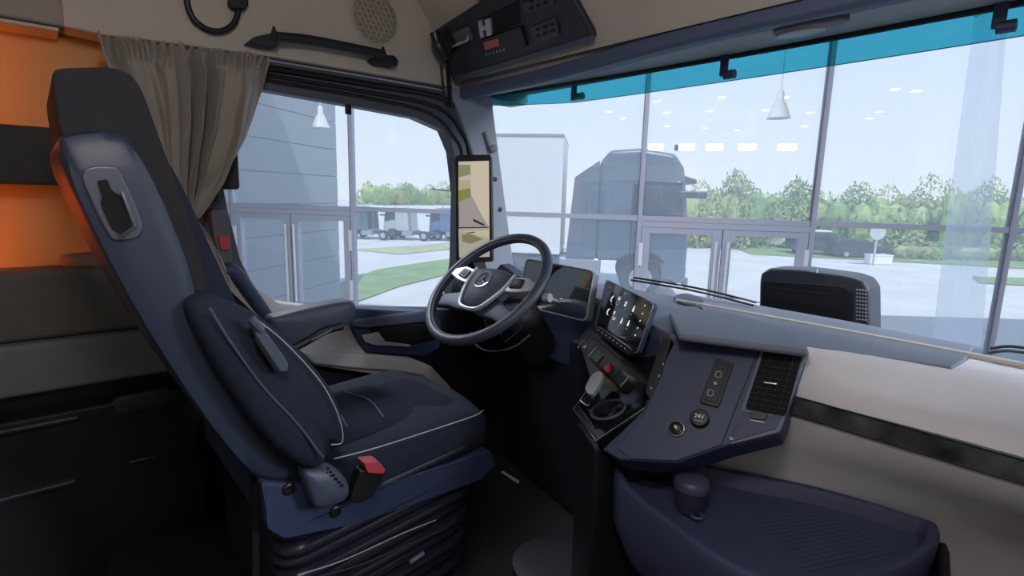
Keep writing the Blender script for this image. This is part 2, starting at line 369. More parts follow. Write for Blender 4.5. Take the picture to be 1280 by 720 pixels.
def wgrid(x0, x1, zlo, zhi, off, nx=24, nz=4):
    mb = MB(); vs_ = []; fs = []
    for j in range(nz+1):
        for i in range(nx+1):
            x = x0+(x1-x0)*i/nx; a = zlo(x); b = zhi(x)
            vs_.append(Vector((x, glass_y(x)+off, a+(b-a)*j/nz)))
    for j in range(nz):
        for i in range(nx): k = j*(nx+1)+i; fs.append((k, k+1, k+nx+2, k+nx+1))
    return mb.add(vs_, fs)
ztop = WS(900, 70).z; zbot = -.42
o = wgrid(-2.02, RX+.05, lambda x: zbot, lambda x: ztop+.06, 0).build('window_2', windscreen); o['kind'] = 'structure'; o['label'] = 'large curved windscreen'
zb1, zb2 = WS(730, 127).z, WS(1270, 47).z; xb1, xb2 = WS(730, 127).x, WS(1270, 47).x
bandz = lambda x: zb1+(zb2-zb1)*min(1.3, (x-xb1)/(xb2-xb1)) + (.02*max(0, (xb1-.05-x))/.3)
o = wgrid(-2.0, RX+.05, bandz, lambda x: ztop+.05, -.004).build('sun_band', bandg, bpy.data.objects['window_2'])
o['label'] = 'teal tinted sun band along the top of the windscreen'
MB().tube([Vector((x, glass_y(x)-.006, bandz(x))) for x in [-1.85+k*.1 for k in range(24)]], .0012, 6).build('band_edge', mat('band_line', (.02, .10, .13), .4), bpy.data.objects['window_2'])

# header over the windscreen
zs = .452
sealp = [WS(x, y, -.01) for x, y in ((631, 117), (655, 113), (681, 108), (781, 89), (860, 78), (1016, 42), (1234, 0))]
zseal = sealp[4].z
und = MB()
xs = [-1.93+k*.13 for k in range(20)]
for a, b in zip(xs[:-1], xs[1:]):
    und.add([Vector((a, glass_y(a)+.03, zseal)), Vector((b, glass_y(b)+.03, zseal)), Vector((b, 1.37, zseal-.003)), Vector((a, 1.37, zseal-.003)),
             Vector((a, glass_y(a)+.03, zseal+.04)), Vector((b, glass_y(b)+.03, zseal+.04)), Vector((b, 1.37, zseal+.03)), Vector((a, 1.37, zseal+.03))],
            [(0, 1, 2, 3), (7, 6, 5, 4), (0, 4, 5, 1), (2, 6, 7, 3)])
struct(und, 'trim_9', mat('header_grey', (.34, .33, .33), .6, bump=.15), label='pale strip between the navy rail and the windscreen')
MB().tube([Vector((x, glass_y(x)-.01, zseal-.004)) for x in [-1.9+k*.1 for k in range(25)]], .009, 8).build('windscreen_seal', blackp, bpy.data.objects['trim_9'])
# black ceramic border blocks the sky above the seal
struct(wgrid(-2.02, RX+.05, lambda x: zseal, lambda x: CEIL, .012), 'trim_10', blackp)
# navy rail
YB = 1.36
bp_ = YP(YB)
z_lo = bp_(860, 55).z; z_hi = bp_(860, 32).z
rail = MB()
prof = [(YB+.03, z_lo+.004), (YB+.0, z_lo), (YB-.012, z_lo+.010), (YB-.010, z_hi-.004), (YB+.0, z_hi), (YB+.1, z_hi+.01), (YB+.1, z_lo+.02)]
def droop(x): k = max(0, min(1, (-.75-x)/.8)); return -.028*k*k*(3-2*k)
rx_ = [WX+.02+k*.10 for k in range(25)]; npf = len(prof)
rail.add([Vector((x, y, z+droop(x))) for x in rx_ for y, z in prof], [(i*npf+k, i*npf+(k+1) % npf, (i+1)*npf+(k+1) % npf, (i+1)*npf+k) for i in range(24) for k in range(npf)]+[tuple(range(npf)), tuple(range(24*npf, 25*npf))])
struct(rail, 'trim_11', mat('rail_navy', (.075, .10, .175), .55, bump=.2), .004, label='long navy rail across the top of the windscreen')
# overhead locker front, beige, leaning back into the cab
oh_n = Vector((0, -.8, -.6)); oh_p = Vector((0, YB-.02, z_hi-.010))
up_ = Vector((0, -.6, .8))
L0 = (CEIL-oh_p.z)/.8
struct(MB().prism([Vector((WX+.02, oh_p.y, oh_p.z)), Vector((RX, oh_p.y, oh_p.z)), Vector((RX, oh_p.y, oh_p.z))+up_*L0, Vector((WX+.02, oh_p.y, oh_p.z))+up_*L0], -oh_n*.12), 'trim_12', beige, .004, label='beige overhead locker front above the windscreen')
MB().box(Vector((-.62, oh_p.y+.0, oh_p.z))+up_*.165, (.16, .05, .03), Matrix.Rotation(math.radians(-53), 3, 'X')).build('locker_grip', blackp, bpy.data.objects['trim_12'], .012)

# ------------------------------------------------------------------ overhead console with radios
OC = NP(oh_p + oh_n*.02, oh_n)
oc = thing('overhead_console', tuple(OC(640, 60)), 'dark overhead console with tachograph and radio slots left above the windscreen', 'console')
MB().prism(pp(OC, (541, 40), (600, 2), (560, -40), (700, -40), (718, 0), (741, 42), (741, 50), (655, 76), (567, 103), (556, 84)), -oh_n*.10).build('housing', mat('console_dark', (.022, .023, .033), .5, bump=.15), oc, .008)
OCf = NP(oh_p + oh_n*.024, oh_n)
def ocp(name, m, pts, d=.006, b=.002, par=oc, plane=OCf):
    return MB().prism(pp(plane, *pts), -oh_n*d).build(name, m, par, b)
ocp('open_slot', mat('void', (.003, .003, .004), .9), [(603, 22), (648, 0), (650, 28), (616, 44)], .004)
o = ocp('radio', blackp, [(600, 51), (650, 33), (658, 58), (606, 77)], .012, plane=NP(oh_p+oh_n*.032, oh_n))
for nm, m_, pts in (('display', mat('display_red', (.10, .02, .015), .3, emit=(.6, .10, .06), estr=.10), [(604, 53), (623, 48), (624, 57), (606, 63)]),):
    MB().prism(pp(NP(oh_p+oh_n*.034, oh_n), *pts), -oh_n*.003).build(nm, m_, o)
for k in range(6):
    q = NP(oh_p+oh_n*.034, oh_n)(608+k*4.4, 68.5-k*1.3); MB().box(q, (.005, .004, .005)).build('button', seam, o)
for pts in ([(663, 34), (694, 22), (699, 44), (668, 58)], [(652, 4), (690, -8), (693, 6), (655, 18)]):
    o = ocp('switch_block', mat('block', (.03, .03, .045), .4), pts, .008, plane=NP(oh_p+oh_n*.029, oh_n))
    cx = sum(p[0] for p in pts)/4; cy = sum(p[1] for p in pts)/4
    for i in range(3):
        for j in range(2):
            q = NP(oh_p+oh_n*.031, oh_n)(cx-9+i*9, cy-3+j*8-i*3.0); MB().box(q, (.014, .006, .008)).build('button', charcoal, o, .001)
ocp('bracket', silver, [(597, 27), (601, 26), (602, 33), (606, 32), (605, 25), (612, 24), (614, 44), (608, 46), (607, 38), (603, 39), (604, 47), (600, 48)], .012, plane=NP(oh_p+oh_n*.036, oh_n))
ocp('mic_clip', mat('clip_grey', (.10, .10, .11), .4), [(565, 42), (583, 34), (590, 50), (571, 58)], .012, plane=NP(oh_p+oh_n*.032, oh_n))
q = NP(oh_p+oh_n*.045, oh_n)
MB().tube(smooth_open(pp(q, (566, 58), (575, 54), (583, 51), (585, 45)), 4), .004, 8).build('clip_wire', silver, oc)
ocp('lower_lip', navyl, [(567, 96), (655, 70), (740, 44), (742, 51), (655, 77), (568, 104)], .01, plane=NP(oh_p+oh_n*.027, oh_n))
# handset hung at the side with a coiled cord
t = thing('radio_handset', tuple(XP(WX+.08)(550, 60)), 'black radio handset hanging at the left end of the overhead console', 'handset')
MB().tube(smooth_open(pp(XP(WX+.10), (543, 40), (547, 55), (553, 68), (558, 76)), 4), [.018]*4+[.026]*4+[.024]*4+[.014], 12).build('body', mat('hs', (.02, .02, .024), .3), t)
pth = []; a, b = XP(WX+.10)(560, 76), XP(WX+.10)(563, 134)
for k in range(36*8+1):
    s_ = k/(36*8); r_ = .0085; an = 2*PI*k/8
    c_ = a.lerp(b, s_); pth.append(c_+Vector((math.cos(an)*r_, math.sin(an)*r_, 0)))
MB().tube(pth, .0022, 5).build('coiled_cord', blackp, t)
MB().tube(smooth_open(pp(XP(WX+.12), (563, 134), (556, 128), (553, 100), (551, 78)), 6), .005, 6).build('cord_tail', blackp, t)
MB().tube(smooth_open(pp(XP(WX+.14), (560, 74), (566, 62), (580, 56), (586, 50)), 5), .003, 6).build('mic_lead', blackp, t)

# reading lamp under the strip, sun visor clips
q = Vector((bp_(1012, 30).x, 1.47, zseal-.008))
q = ZP(zseal-.012)(1012, 33)
t = thing('header_lamp', tuple(q+Vector((0, 0, .0))), 'flat oval grey lamp in the pale strip over the windscreen', 'lamp')
MB().puff([q+Vector((.085*math.cos(a), .045*math.sin(a), -.006)) for a in [2*PI*k/28 for k in range(28)]], (0, 0, .024), .006, .2).build('housing', mat('lampgrey', (.10, .105, .12), .4), t)
MB().puff([q+Vector((.058*math.cos(a)-.02, .030*math.sin(a), -.014)) for a in [2*PI*k/24 for k in range(24)]], (0, 0, .01), .003, .2).build('lens', mat('lens', (.28, .32, .33), .2), t)
t0 = None
for (x0, y0, x1_, y1_, lab, m_) in ((901, 68, 911, 95, 'short dark visor catch hanging from the middle of the windscreen top edge', navy), (1246, 0, 1256, 36, 'short dark visor catch at the top right of the windscreen', navy), (712, 112, 724, 122, 'small teal tinted sensor arm near the left top of the windscreen', mat('sens', (.02, .16, .16), .4))):
    a = WS(x0, y0, -.02); b = WS(x1_, y1_, -.02)
    t = thing('visor_catch', tuple(a), lab, 'catch', None)
    MB().box(a.lerp(b, .45), (.024, .012, (a-b).length*.95)).build('stem', m_, t, .004)
    MB().tube([b+Vector((-.014, 0, .004)), b+Vector((.018, 0, .004))], .013, 12).build('roller', m_, t)

# grab handle on the beige wall
t = thing('grab_handle', tuple(XP(WX+.03)(405, 62)), 'long dark grab handle on the beige wall above the driver door', 'handle')
hp = XP(WX+.085)
bar = smooth_open(pp(hp, (344, 46), (380, 49), (420, 56), (450, 62), (480, 68)), 6)
mb = MB()
for (dz, r_) in ((0, .015),): mb.tube(bar, r_, 10)
mb.build('bar', charcoal, t)
MB().prism(pp(hp, (311, 52), (318, 46), (343, 40), (351, 42), (351, 50), (346, 59), (330, 57), (312, 53)), (-.055, 0, 0)).build('mount', charcoal, t, .006)
MB().prism(pp(hp, (470, 71), (480, 68), (494, 69), (499, 76), (497, 83), (474, 80), (466, 74)), (-.055, 0, 0)).build('mount', charcoal, t, .006)
for (x, y) in ((343, 31), (480, 57)):
    a = XP(WX+.09)(x, y); MB().prism([a, a+Vector((0, .018, -.045)), a+Vector((0, -.014, -.048))], (-.02, 0, 0)).build('coat_hook', blackp, t, .003)

# loudspeaker grille in the beige wall
sc = XP(WX+.032)(469, 23); SR = .088
t = thing('loudspeaker', tuple(sc), 'round beige loudspeaker grille in the side wall above the grab handle', 'speaker')
sbe = mat('grille_beige', (.44, .39, .33), .6)
ring = [sc+Vector((.003, SR*math.cos(a), SR*math.sin(a))) for a in [2*PI*k/40 for k in range(40)]]
MB().tube(ring, .004, 8, True).build('rim', sbe, t)
MB().lathe(sc, (1, 0, 0), [(SR, -.01), (SR, .001)], 36).build('backing', mat('grille_dark', (.27, .235, .20), .8), t)
mb = MB(); hx_ = .0098
for i in range(-9, 10):
    for j in range(-9, 10):
        y = (i+(j % 2)*.5)*hx_*2.05; z = j*hx_*1.78
        if math.hypot(y, z) > SR-.012: continue
        pts = [sc+Vector((.001, y+hx_*1.12*math.sin(k*PI/3), z+hx_*1.12*math.cos(k*PI/3))) for k in range(6)]
        inn = [sc+Vector((.005, y+hx_*.80*math.sin(k*PI/3), z+hx_*.80*math.cos(k*PI/3))) for k in range(6)]
        mb.add(pts+inn, [(k, (k+1) % 6, (k+1) % 6+6, k+6) for k in range(6)])
o = mb.build('honeycomb', sbe, t, smooth=False); o['kind'] = 'stuff'

# reading lamp on a curved black neck
t = thing('reading_lamp', tuple(XP(WX+.04)(300, 5)), 'black gooseneck reading lamp curving on the beige wall at the top left', 'lamp')
MB().tube(smooth_open(pp(XP(WX+.05), (233, -12), (235, 8), (244, 26), (262, 38), (280, 38), (293, 28), (298, 12), (299, 4)), 6), .0085, 10).build('neck', blackp, t)
MB().prism(pp(XP(WX+.065), (287, -10), (311, -10), (311, 6), (307, 12), (292, 11), (287, 6)), (-.03, 0, 0)).build('head', blackp, t, .006)

# ------------------------------------------------------------------ curtain
def interp(poly, t):
    t = max(0, min(1, t))*(len(poly)-1); i = min(int(t), len(poly)-2); f_ = t-i
    return (poly[i][0]*(1-f_)+poly[i+1][0]*f_, poly[i][1]*(1-f_)+poly[i+1][1]*f_)
t = thing('curtain', tuple(XP(WX+.09)(235, 270)), 'grey brown gathered curtain tied beside the driver window', 'curtain')
LWc = XP(WX+.09)
def cloth(Ls, Rs, nu, nv, pleats, amp, seed, top=True):
    vs_ = []; fs = []
    for j in range(nv+1):
        v = j/nv; a = interp(Ls, v); b = interp(Rs, v); pa = LWc(*a); pb = LWc(*b)
        for i in range(nu+1):
            u = i/nu
            w = u + .035*math.sin(7*u+3*v+seed)
            ph = 2*PI*pleats*w + 1.1*math.sin(3.1*u*PI+seed) + v*1.2*math.sin(5*u+seed)
            A = amp*(.55+.45*math.sin(11*u+seed*2)) * (0.75 + .5*math.sin(PI*v))
            x = A*math.sin(ph) + .25*A*math.sin(2.3*ph+1)
            if top and v < .16:      # tight gathers of the heading tape
                k = 1-v/.16; x = x*(1-.5*k) + .013*k*math.sin(2*PI*27*u+2*math.sin(9*u)+v*14)+ .008*k*noise.noise(Vector((u*40, v*60, 3)))
            x += .012*noise.noise(Vector((u*9, v*5, seed)))
            p = pa.lerp(pb, u) + Vector((x, 0, 0)); p.y += .012*math.cos(ph)*(.4+.6*v)
            if top and j == 0: p.z += .006*math.sin(2*PI*24*u)
            vs_.append(p)
    for j in range(nv):
        for i in range(nu): k = j*(nu+1)+i; fs.append((k, k+1, k+nu+2, k+nu+1))
    return MB().add(vs_, fs)
o = cloth([(123, 44), (140, 95), (165, 150), (190, 210), (216, 270)], [(334, 71), (331, 112), (312, 172), (280, 230), (247, 272)], 240, 90, 6, .052, 1.3).build('upper_drape', curtain, t)
s_ = o.modifiers.new('s', 'SOLIDIFY'); s_.thickness = .002
o = cloth([(219, 276), (232, 310), (262, 340), (290, 375), (310, 400)], [(246, 276), (262, 300), (274, 325), (290, 360), (318, 396)], 60, 50, 4, .014, 4.1, False).build('lower_drape', curtain, t)
s_ = o.modifiers.new('s', 'SOLIDIFY'); s_.thickness = .002
MB().puff(smooth_closed(pp(XP(WX+.125), (217, 269), (232, 272), (246, 270), (244, 283), (230, 284), (218, 280)), 4), (-.06, 0, 0), .006).build('tie_band', charcoal, t)

# ------------------------------------------------------------------ mirror screen
MC = XP(WX+.1)(592, 262)
mn = Vector((.62, -.77, .10)).normalized()
MPl = NP(MC+mn*.02, mn)
t = thing('mirror_screen', tuple(MC), 'tall black mirror camera screen on the windscreen pillar showing a pale trailer and road', 'screen')
bez = round_quad(pp(MPl, (569, 194), (614, 193), (616, 327), (570, 329)), .05)
MB().prism(bez, -mn*.03).build('housing', blackp, t, .004)
MPs = NP(MC+mn*.0225, mn)
sk = lambda nm, col: mat('scr_'+nm, (.02, .02, .02), .3, emit=col, estr=.85)
def spoly(nm, m_, pts, k=0, par=None):
    return MB().prism(pp(NP(MC+mn*(.0215+k*.0006), mn), *pts), -mn*.0009).build(nm, m_, par, smooth=False)
s0 = spoly('display', sk('sky', (.56, .50, .40)), [(573, 202), (611, 201), (612, 321), (574, 322)]); s0.parent = t; s0.location = -t.location
spoly('picture_trees', sk('trees', (.27, .26, .14)), [(573, 206), (588, 206), (588, 218), (573, 222)], 1, s0)
spoly('picture_road', sk('road', (.36, .32, .30)), [(573, 245), (589, 238), (608, 246), (611, 285), (574, 285)], 1, s0)
spoly('picture_grass', sk('grass', (.24, .25, .07)), [(573, 238), (588, 235), (588, 246), (573, 253)], 2, s0)
spoly('picture_kerb', sk('kerb', (.48, .40, .28)), [(573, 226), (588, 225), (588, 235), (573, 238)], 2, s0)
spoly('picture_trailer', sk('trailer', (.62, .54, .42)), [(589, 202), (611, 201), (611, 283), (604, 272), (589, 244)], 2, s0)
spoly('picture_shadow', sk('shad', (.02, .02, .02)), [(591, 273), (605, 280), (606, 283), (592, 277)], 3, s0)
spoly('picture_divider', sk('div', (.02, .02, .02)), [(573, 284), (611, 283.5), (611, 285), (573, 285.6)], 3, s0)
spoly('lower_picture', sk('low', (.44, .40, .33)), [(573, 286), (611, 285.4), (612, 321), (574, 322)], 2, s0)
spoly('lower_trailer', sk('ltr', (.60, .50, .34)), [(578, 289), (611, 288), (611, 297), (590, 293)], 3, s0)
spoly('lower_grass', sk('lgr', (.22, .22, .09)), [(577, 293), (590, 293), (604, 299), (588, 305), (578, 302)], 4, s0)
spoly('lower_marks', sk('lmk', (.10, .08, .06)), [(583, 291), (593, 289.5), (594, 291), (584, 292.3)], 5, s0)
MB().prism(pp(XP(WX+.05), (590, 325), (606, 325), (611, 345), (597, 347)), (-.06, 0, 0)).build('bracket', charcoal, t, .004)

# ------------------------------------------------------------------ DASHBOARD
dash = thing('dashboard', (-.7, 1.3, FLOOR), 'navy and beige truck dashboard with screens, air vents and switches under the windscreen', 'dashboard')
# beige passenger side, lofted
CRA, CRB = 1.27, .60
def dprof(x):
    k = max(0, min(1, (x+.43)/.30)); k = k*k*(3-2*k)
    cy = max(1.25, min(1.56, CRA+CRB*(x+.43))); cz = -.320+(-.336+.320)*k
    yb = max(1.245, min(1.46, 1.255+(x+.65)*.33))
    return [(1.68, -.36), (cy+.10 if cy < 1.5 else 1.60, -.335), (cy, cz), (cy-.02-.03*k, cz-.012), (1.235+.10*k, cz-.05-.00*k), (1.222+.035*k, -.385-.005*k), (1.215+.004*k, -.425), (1.218, -.47), (1.22+(yb-1.22)*.45, -.56), (yb, -.66), (yb+.05, -.86), (yb+.08, FLOOR)]
xs = [-.75, -.62, -.5, -.43] + [-.43+.05*k for k in range(1, 8)] + [0.05, .2, .35, RX]
vs_ = []; fs = []
for x in xs: vs_ += [Vector((x, y, z)) for y, z in dprof(x)]
nP = len(dprof(0))
for i in range(len(xs)-1):
    for j in range(nP-1): k = i*nP+j; fs.append((k, k+1, k+nP+1, k+nP))
bd = MB().add(vs_, fs).build('passenger_panel', dbeige, dash, smooth=True)
bd['label'] = 'beige passenger side panel'
for ed in bd.data.edges: ed.use_edge_sharp = False
# decor strip: follows the panel
st = []; 
for x in [-.47+.05*k for k in range(20)]:
    st.append(x)
mb = MB(); vs_ = []; fs = []
YS = 1.214
for x in st: vs_ += [Vector((x, YS-.004, -.417)), Vector((x, YS-.004, -.457)), Vector((x, YS+.02, -.457)), Vector((x, YS+.02, -.417))]
for i in range(len(st)-1):
    for j in range(4): k = i*4; fs.append((k+j, k+(j+1) % 4, k+4+(j+1) % 4, k+4+j))
dm = mat('decor_dark', (.05, .055, .06), .28, var=.75, vscale=18)
o = mb.add(vs_, fs).build('decor_strip', dm, dash); o['label'] = 'dark mottled decor strip'
MB().tube([Vector((x, YS-.004, -.416)) for x in st], .0018, 6).build('strip_edge', blackp, dash)
MB().tube([Vector((x, YS-.004, -.458)) for x in st], .0018, 6).build('strip_edge', blackp, dash)

# top deck navy
ZT = -.333; zp = ZP(ZT)
deck = MB()
deck.prism([Vector((x, y, ZT)) for x, y in ((-1.90, 1.66), (-1.86, 1.47), (-1.5, 1.43), (-1.15, 1.40), (-.97, 1.33), (-.84, 1.24), (-.72, 1.175), (-.43, 1.27), (-.40, 1.34), (-.40, 1.66))], (0, 0, -.05))
deck.build('deck', dashtop, dash, .006)
inset = MB().prism([v for v in pp(ZP(ZT+.006), (862, 368), (930, 378), (1060, 401), (1218, 432), (1206, 449), (1190, 458), (1100, 446), (1008, 432), (930, 405), (880, 388))], (0, 0, -.02))
o = inset.build('storage_mat', mat('mat_grey', (.15, .165, .21), .6, bump=.2), dash, .004); o['label'] = 'grey blue inlay on top of the passenger side'
MB().tube([Vector((x, glass_y(x)-.05, ZT+.004)) for x in [-.95+k*.1 for k in range(16)]], .008, 8).build('rear_lip', mat('lip', (.5, .47, .44), .6), dash)
# flat sensor puck on the deck
t = thing('deck_sensor', tuple(ZP(ZT+.006)(862, 373)), 'flat dark sensor on the dash top behind the touch screen', 'sensor')
MB().puff(smooth_closed(pp(ZP(ZT+.007), (843, 370), (858, 366), (880, 374), (872, 380), (850, 378)), 3), (0, 0, -.012), .001, .2).build('body', mat('puck', (.03, .035, .05), .5), t)

# hood above the right-hand panel
TRp = Vector((-.426, 1.25, -.317)); PN = Vector((.2, -.75, .6)).normalized()
PL = NP(TRp, PN)
def pl_off(d): return NP(TRp+PN*d, PN)
hood = MB()
a = pp(PL, (846, 420), (1012, 440)); 
zh = ZP(-.305)
tp = pp(zh, (836, 391), (862, 385), (905, 388), (988, 412), (1010, 432), (1012, 438), (848, 417))
hood.prism(tp, (0, .0, -.018))
hood.build('hood', dashtop, dash, .008)
# side panel
pan = MB().prism(pp(PL, (848, 417), (1010, 437), (1004, 460), (976, 540), (910, 557), (846, 579), (775, 575), (752, 562), (803, 513), (822, 470)), -PN*.10)
o = pan.build('side_panel', navy, dash, .006)
MB().prism(pp(pl_off(.003), (846, 420), (950, 433), (946, 443), (902, 556), (846, 576), (790, 574), (770, 560), (806, 515), (826, 462)), -PN*.01).build('switch_plate', mat('plate_navy', (.036, .05, .10), .5, bump=.2, bscale=500), dash, .003)
# usb and switch module
o = MB().prism(round_quad(pp(pl_off(.010), (895, 447), (917, 454), (898, 509), (874, 503)), .08), -PN*.012).build('socket_module', blackp, dash, .003)
MB().prism(round_quad(pp(pl_off(.013), (898, 453), (911, 457), (895, 503), (880, 499)), .08), -PN*.004).build('module_face', charcoal, o, .001)
icm = mat('icon_grey', (.45, .47, .5), .5)
for (x, y) in ((898, 468), (894, 479), (888, 491)):
    q = pl_off(.0145)(x, y); e1 = Vector((.94, .34, 0)).normalized(); e2 = PN.cross(e1).normalized()
    if y == 479: MB().lathe(q, PN, [(.0035, -.001), (.0035, .0005)], 10).build('icon', icm, o)
    else: MB().tube(rrect(q, e1, e2, .012, .014, .004, 3), .0009, 5, True).build('icon', icm, o)
# capped 24 volt socket and round knob
e1 = Vector((.94, .34, 0)).normalized(); e2 = PN.cross(e1).normalized()
if e2.z < 0: e2 = -e2
q = pl_off(.004)(875, 524)
o = MB().lathe(q, PN, [(.021, -.004), (.021, .008), (.018, .013), (.004, .014)], 28).build('socket_cap', blackp, dash)
text('24V', q+PN*.0146+e2*.002, e1, e2, .013, 'lettering', white, o)
MB().box(q+PN*.0146-e2*.008, (.018, .0008, .0012), Matrix.Rotation(math.radians(20), 3, 'Z')).build('underline', white, o)
q = pl_off(.004)(846, 536)
o = MB().lathe(q, PN, [(.019, -.003), (.019, .003), (.014, .003), (.013, .010), (.009, .013), (.002, .013)], 28).build('lighter_socket', blackp, dash)
MB().tube([q+PN*.004+(e1*math.cos(a)+e2*math.sin(a))*.0165 for a in [2*PI*k/28 for k in range(28)]], .0016, 8, True).build('socket_ring', chrome, o)
MB().box(q+PN*.0145, (.007, .001, .007)).build('socket_icon', white, o)
# vent module
VF = pl_off(.006)
o = MB().prism(round_quad(pp(VF, (952, 435), (1008, 441), (975, 540), (911, 556)), .05), -PN*.02).build('vent_bezel', dashtop, dash, .004)
MB().prism(pp(pl_off(.0075), (960, 520), (927, 513), (912, 553), (970, 536), (979, 516)), -PN*.004).build('vent_base', navy, dash, .002)
vent = MB().prism(round_quad(pp(pl_off(.0085), (955, 438), (1003, 444), (982, 520), (931, 511)), .07), -PN*.004).build('air_vent', mat('void', (.003, .003, .004), .9), dash)
vent['label'] = 'black passenger air vent'
corn = pp(pl_off(.011), (957, 441), (1001, 447), (981, 516), (934, 508))
slm = mat('slat_brown', (.022, .018, .018), .45)
for k in range(10):
    v = (k+.5)/10; a = corn[0].lerp(corn[3], v); b = corn[1].lerp(corn[2], v)
    MB().tube([a, b], .0014, 6).build('slat', slm, vent)
for k in range(4):
    u = (k+.7)/4.6; a = corn[0].lerp(corn[1], u)-PN*.002; b = corn[3].lerp(corn[2], u)-PN*.002
    MB().tube([a, b], .0010, 6).build('vane', slm, vent)
MB().tube(pp(pl_off(.015), (955, 478), (971, 480)), .0030, 8).build('vent_tab', chrome, vent)
o = MB().prism(round_quad(pp(pl_off(.012), (937, 514), (960, 516), (957, 525), (938, 523)), .15), -PN*.006).build('vent_wheel', blackp, dash, .002)
MB().tube(pp(pl_off(.011), (938, 525), (956, 528)), .0010, 5).build('vent_scale', white, dash)
MB().box(pl_off(.009)(914, 548), (.006, .002, .006)).build('airbag_mark', white, dash)

# centre console facing the driver (gloss black with cup holder)
CN = Vector((-.30, -.55, .75)).normalized(); CP0 = Vector((-.70, 1.03, -.50))
CC = NP(CP0, CN)
def cc(d): return NP(CP0+CN*d, CN)
MB().prism(pp(CC, (716, 512), (745, 551), (806, 512), (808, 486), (826, 430), (800, 440), (740, 400), (722, 425), (735, 470), (728, 500)), -CN*.16).build('centre_console', mat('satin_black', (.008, .008, .011), .3), dash, .006)
MB().tube(pp(cc(.003), (735, 486), (717, 512), (745, 551), (806, 510)), .0018, 8).build('chrome_edge', chrome, dash)
MB().prism(pp(cc(.006), (722, 508), (742, 535), (803, 507), (806, 480), (780, 462), (748, 480)), -CN*.01).build('cup_panel', gloss, dash, .004)
c1 = Vector((CN.y, -CN.x, 0)).normalized(); c2 = CN.cross(c1).normalized()
# cup holder
qc = cc(.02)(760, 512)
o = MB().lathe(qc, (CN+Vector((0, 0, .9))).normalized(), [(.036, -.05), (.041, -.01), (.044, .0), (.042, .004), (.037, .002), (.035, -.01), (.033, -.055), (.002, -.056)], 36).build('cup_holder', charcoal, dash)
MB().lathe(qc, (CN+Vector((0, 0, .9))).normalized(), [(.034, -.052), (.001, -.050)], 30).build('cup_mat', mat('void', (.003, .003, .004), .9), o)
MB().tube([qc+Vector((math.cos(a), math.sin(a), 0))*0+((CN+Vector((0, 0, .9))).normalized().orthogonal().normalized()*math.cos(a)+(CN+Vector((0, 0, .9))).normalized().cross((CN+Vector((0, 0, .9))).normalized().orthogonal().normalized())*math.sin(a))*.0425 for a in [2*PI*k/36 for k in range(36)]], .0035, 8, True).build('cup_rim', navyl, o)
# parking brake lever (satin)
o = MB().prism(smooth_closed(pp(cc(.05), (731, 485), (740, 468), (750, 464), (753, 470), (746, 484), (738, 493)), 4), -CN*.012).build('brake_lever', silver, dash, .003)
MB().tube(smooth_open(pp(cc(.035), (752, 472), (746, 486), (741, 500)), 4), .006, 8).build('lever_stem', darkmetal, o)
MB().tube(smooth_open(pp(cc(.02), (728, 496), (726, 501), (735, 507), (738, 503)), 4), .0028, 8).build('lever_loop', chrome, dash)
# switch row with red tab
o = MB().prism(round_quad(pp(cc(.02), (744, 434), (787, 474), (774, 484), (735, 446)), .06), -CN*.02).build('switch_row', charcoal, dash, .003)
for (a, b, c_, d_) in (((735, 446), (745, 434), 0, 0), ((775, 484), (786, 471), 0, 0)):
    MB().tube(pp(cc(.024), a, b), .0016, 6).build('switch_row_trim', silver, dash)
for k in range(4):
    f0 = k/4; f1 = (k+.92)/4
    A, B = Vector((745, 436, 0)), Vector((785, 473, 0)); D, E_ = Vector((737, 446, 0)), Vector((774, 482, 0))
    q4 = [A.lerp(B, f0+.02), A.lerp(B, f1), D.lerp(E_, f1), D.lerp(E_, f0+.02)]
    MB().prism([cc(.026)(v.x, v.y) for v in q4], -CN*.008).build('switch', blackp, o, .002)
MB().prism(pp(cc(.036), (753, 459), (762, 453), (761, 461), (756, 464)), -CN*.012).build('red_tab', redp, dash, .003)
MB().tube(smooth_open(pp(cc(.02), (723, 436), (726, 430), (733, 427), (732, 433), (727, 436)), 4), .004, 8).build('ignition_key_ring', chrome, dash)
MB().tube(pp(cc(.012), (740, 417), (778, 450)), .002, 6).build('lower_trim', mat('trimb', (.10, .11, .17), .3), dash)

# gloss panel between screen and side panel
SN = Vector((-.52, -.78, .34)).normalized(); SP0 = Vector((-.80, 1.14, -.40))
def sc_(d): return NP(SP0+SN*d, SN)
MB().prism(pp(pl_off(.006), (828, 421), (840, 423), (826, 470), (812, 500), (806, 490), (812, 468)), -PN*.03).build('speaker_column', blackp, dash, .003)
for (x, y) in ((827, 455), (822, 470), (812, 485)):
    MB().box(pl_off(.008)(x+2, y), (.004, .002, .005)).build('column_light', icm, dash)
# binnacle: mass under the screens
bin_ = MB().prism([Vector((-1.72, 1.45, -.36)), Vector((-1.52, 1.42, -.34)), Vector((-1.2, 1.42, -.34)), Vector((-.95, 1.30, -.345)), Vector((-.84, 1.20, -.345)), Vector((-.66, 1.20, -.345)), Vector((-.66, 1.66, -.345)), Vector((-1.86, 1.66, -.345)), Vector((-1.86, 1.5, -.36))], (0, 0, -.28))
bin_.build('driver_cowl', navy, dash, .02)
MB().prism([Vector((-1.72, 1.50, -.5)), Vector((-.95, 1.36, -.5)), Vector((-.72, 1.16, -.55)), Vector((-.72, 1.66, -.5)), Vector((-1.86, 1.66, -.5)), Vector((-1.86, 1.55, -.5))], (0, 0, FLOOR+.5)).build('footwell_cover', charcoal, dash, .02)
